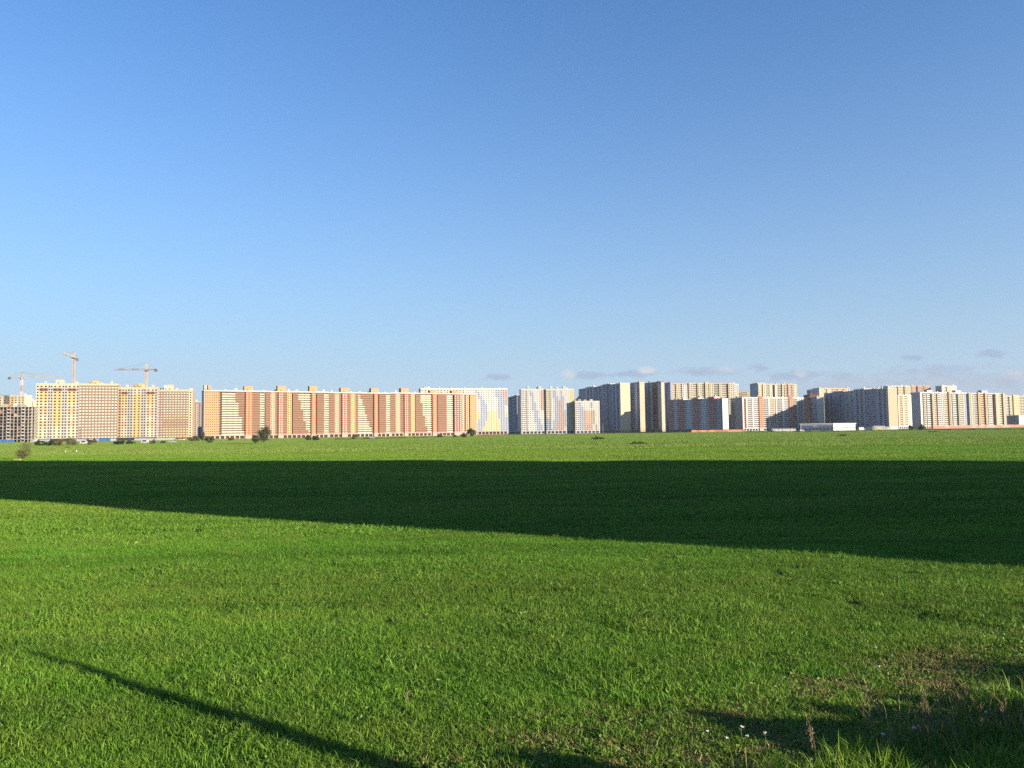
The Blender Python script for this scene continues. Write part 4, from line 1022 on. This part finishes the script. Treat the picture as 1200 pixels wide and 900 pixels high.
def na(nm, ty):
    n = G("GeometryNodeInputNamedAttribute"); n.data_type = ty; n.inputs["Name"].default_value = nm; return n.outputs["Attribute"]
cx = G("ShaderNodeCombineXYZ"); LL = ng.links.new
LL(na("rot", 'FLOAT'), cx.inputs[2]); LL(gi.outputs[0], ip.inputs["Points"]); LL(ci.outputs[0], ip.inputs["Instance"]); ip.inputs["Pick Instance"].default_value = True
LL(na("idx", 'INT'), ip.inputs["Instance Index"]); LL(cx.outputs[0], ip.inputs["Rotation"]); LL(na("scl", 'FLOAT'), ip.inputs["Scale"]); LL(ip.outputs[0], gout.inputs[0])
go.modifiers.new("scatter", 'NODES').node_group = ng
print("grass patches", len(pts))

# ------------------------------------------------------------------ single weeds on the bank
STALK = leafmat("dry_stalk", (.20, .155, .09), trans=.15, tint=(.30, .235, .14))
PETAL = mat("white_petals", (.55, .54, .50), var=.1, scale=3)
STEM = mat("green_stem", (.10, .14, .05), var=.2, scale=2)
def stalk(name, x, y, hp, seed, label, group):
    g = ground_at(x, y); r = random.Random(seed); D = math.hypot(g.x, g.y, CAMZ); h = hp * .85 * D / F
    t = thing(name, label, "dry weed", (g.x, g.y, terrain(g.x, g.y)), r.uniform(0, 6), group)
    k = MB(); ln = r.uniform(.05, .2) * h; k.tube([(0, 0, -.03), (ln * .4, 0, h * .55), (ln, 0, h * .97)], [.007, .005, .003], STALK, 5); k.build("stem", t)
    n = 55; z = np.random.default_rng(seed); tt = z.uniform(.45, 1, n); p = np.stack([ln * tt + z.normal(0, .02, n), z.normal(0, .02, n), h * tt], 1)
    global rng; rng = np.random.default_rng(seed); aa = unit(n) * .016; aa[:, 2] = np.abs(aa[:, 2]) + .008; bb = np.cross(aa, unit(n)); bb = bb / (np.linalg.norm(bb, axis=1)[:, None] + 1e-6) * .006
    o = bpy.data.objects.new("seed_head", quads_mesh("seed_head", p, aa, bb, STALK, z.uniform(0, 1, n))); COL.objects.link(o); o.parent = t
SG = "dry weed stalks on the grassy bank"
for i, (x, y, hp) in enumerate(((953, 893, 52), (958, 897, 44), (1010, 862, 58), (1014, 868, 40), (1082, 862, 50), (1087, 866, 58), (1094, 868, 44), (1102, 860, 40), (1076, 874, 36), (1150, 872, 46), (1163, 868, 44), (1172, 884, 56), (1184, 880, 62), (1190, 892, 58), (1196, 874, 50), (1120, 884, 40), (1040, 892, 36))):
    stalk("dry_stalk", x, y, hp, 300 + i, "dry brown weed stalk standing in the shaded grass of the bank", SG)
stalk("dry_plant", 476, 830, 22, 350, "single withered tan weed in the sunlit green grass above the shade streak", None)
def yarrow(x, y, hp, seed):
    g = ground_at(x, y); r = random.Random(seed); D = math.hypot(g.x, g.y, CAMZ); h = hp * D / F
    t = thing("white_flower", "white flat topped wild flower in the grass at the bank and worn track", "wild flower", (g.x, g.y, terrain(g.x, g.y)), r.uniform(0, 6), "white wild flowers near the worn track")
    k = MB(); k.tube([(0, 0, -.03), (.02, .01, h)], [.006, .004], STEM, 5)
    for i in range(5):
        a = i * 1.26; k.tube([(.014, .007, h * .75), (.045 * math.cos(a), .045 * math.sin(a), h)], [.003, .002], STEM, 4)
    k.build("stem", t); k = MB()
    for i in range(11):
        a = r.uniform(0, 6.28); q = r.uniform(0, .024); c = Vector((q * math.cos(a), q * math.sin(a), h + r.uniform(0, .02)))
        k.tube([c, c + Vector((0, 0, .008))], [.009, .007], PETAL, 6)
    k.build("flower_head", t)
for i, (x, y, hp) in enumerate(((1157, 862, 20), (1036, 884, 18), (1072, 880, 20), (870, 872, 16), (897, 876, 14), (829, 874, 14), (876, 878, 12), (1030, 793, 9), (1145, 822, 10), (852, 880, 12))): yarrow(x, y, hp, 400 + i)

# ------------------------------------------------------------------ sky, sun, clouds
w = bpy.data.worlds.new("World"); sc.world = w; w.use_nodes = True; nt = w.node_tree; N = nt.nodes.new; L = nt.links.new
bg = nt.nodes["Background"]; sky = N("ShaderNodeTexSky"); sky.sky_type = 'NISHITA'; sky.sun_disc = False
sky.sun_elevation = SUN_EL; sky.sun_rotation = SUN_AZ; sky.altitude = 20
sky.air_density, sky.dust_density, sky.ozone_density = AIR
bg.inputs[1].default_value = SKYS
tc = N("ShaderNodeTexCoord"); sp = N("ShaderNodeSeparateXYZ"); L(tc.outputs["Generated"], sp.inputs[0])
def mth(op, a, b=None, clamp=False):
    n = N("ShaderNodeMath"); n.operation = op; n.use_clamp = clamp
    for i, q in enumerate((a, b)):
        if q is None: continue
        if isinstance(q, (int, float)): n.inputs[i].default_value = q
        else: L(q, n.inputs[i])
    return n.outputs[0]
yy = mth('MAXIMUM', sp.outputs[1], .05)
cu, cv = mth('DIVIDE', sp.outputs[0], yy), mth('DIVIDE', sp.outputs[2], yy)
cb = N("ShaderNodeCombineXYZ"); L(cu, cb.inputs[0]); L(mth('MULTIPLY', cv, 2.2), cb.inputs[1])
n1 = N("ShaderNodeTexNoise"); n1.inputs["Scale"].default_value = 55; n1.inputs["Detail"].default_value = 6; n1.inputs["Roughness"].default_value = .62; L(cb.outputs[0], n1.inputs["Vector"])
nf = mth('SUBTRACT', n1.outputs["Fac"], .5)
# pale air low over the horizon
el = mth('ARCSINE', sp.outputs[2]); elp = mth('POWER', mth('DIVIDE', mth('MAXIMUM', el, 0.0), R(13.5)), 1.3)
hz = N("ShaderNodeMix"); hz.data_type = 'RGBA'; L(mth('MULTIPLY', mth('EXPONENT', mth('MULTIPLY', elp, -1.0)), .95), hz.inputs[0])
L(sky.outputs[0], hz.inputs[6]); hz.inputs[7].default_value = tuple(k / SKYS for k in (.172, .224, .282)) + (1,)
col = hz.outputs[2]
def puff(x, y, wpx, hpx, strength, c):
    """one small cloud low over the far side, given by its direction"""
    global col
    d = ray(x, y); u0, v0 = d.x / d.y, d.z / d.y
    a = mth('MULTIPLY', mth('SUBTRACT', cu, u0), F / wpx); b = mth('MULTIPLY', mth('SUBTRACT', cv, v0), F / hpx)
    r = mth('SQRT', mth('ADD', mth('MULTIPLY', a, a), mth('MULTIPLY', b, b)))
    r = mth('ADD', r, mth('MULTIPLY', nf, 2.2))
    n = N("ShaderNodeMapRange"); n.interpolation_type = 'SMOOTHSTEP'; L(r, n.inputs[0])
    strength = min(1, strength * 1.3); n.inputs[1].default_value = 1.15; n.inputs[2].default_value = .25; n.inputs[3].default_value = 0; n.inputs[4].default_value = strength
    m = N("ShaderNodeMix"); m.data_type = 'RGBA'; L(n.outputs[0], m.inputs[0]); L(col, m.inputs[6])
    m.inputs[7].default_value = tuple(k / SKYS for k in c) + (1,); col = m.outputs[2]
GR, WH = CLOUD_GREY, CLOUD_WHITE
for p in ((581, 442, 16, 5, .55, GR), (690, 440, 30, 6, .55, GR), (667, 438, 10, 7, .6, WH), (745, 438, 30, 6, .6, GR), (757, 434, 13, 6, .85, WH), (830, 435, 46, 6, .55, GR), (850, 433, 18, 5, .4, WH), (890, 431, 14, 6, .5, GR),
          (930, 441, 40, 7, .55, GR), (938, 439, 10, 5, .5, WH), (987, 440, 22, 6, .4, GR), (1070, 419, 16, 5, .5, GR), (1162, 415, 22, 6, .55, GR), (1105, 434, 60, 8, .35, GR), (1192, 440, 18, 8, .5, WH), (1100, 448, 30, 6, .3, WH), (1178, 449, 16, 6, .4, GR), (1120, 455, 330, 26, .45, (.15, .172, .21))):
    puff(*p)
L(col, bg.inputs[0])
# ------------------------------------------------------------------ a little air between here and the far blocks
if HAZE:
    k = MB(); hm = bpy.data.materials.new("haze"); hm.use_nodes = True; ht = hm.node_tree; ht.nodes.clear()
    ho = ht.nodes.new("ShaderNodeOutputMaterial"); hv = ht.nodes.new("ShaderNodeVolumePrincipled"); ht.links.new(hv.outputs[0], ho.inputs["Volume"])
    hv.inputs["Color"].default_value = (.86, .91, 1, 1); hv.inputs["Density"].default_value = HAZE; hv.inputs["Anisotropy"].default_value = 0.0
    k.box(-13000, 13000, -1000, 15000, -5, 100, hm); o = k.build("haze"); o["kind"] = "stuff"
sl = bpy.data.lights.new("sun", 'SUN'); sl.energy = SUNS; sl.angle = R(.53); sl.color = SUNC
so = bpy.data.objects.new("sun", sl); COL.objects.link(so)
sv = Vector((S2.x * math.cos(SUN_EL), S2.y * math.cos(SUN_EL), math.sin(SUN_EL)))
so.rotation_euler = sv.to_track_quat('Z', 'Y').to_euler(); so.location = (60, -60, 80)

sc.view_settings.view_transform = 'Standard'; sc.view_settings.look = 'None'; sc.view_settings.gamma = 1; sc.view_settings.exposure = EXPO
sc.view_settings.use_curve_mapping = False
cy = sc.cycles; cy.max_bounces = 5; cy.diffuse_bounces = 3; cy.glossy_bounces = 2; cy.transmission_bounces = 3; cy.use_denoising = False; cy.caustics_reflective = False; cy.caustics_refractive = False
cy.sample_clamp_indirect = 2.5
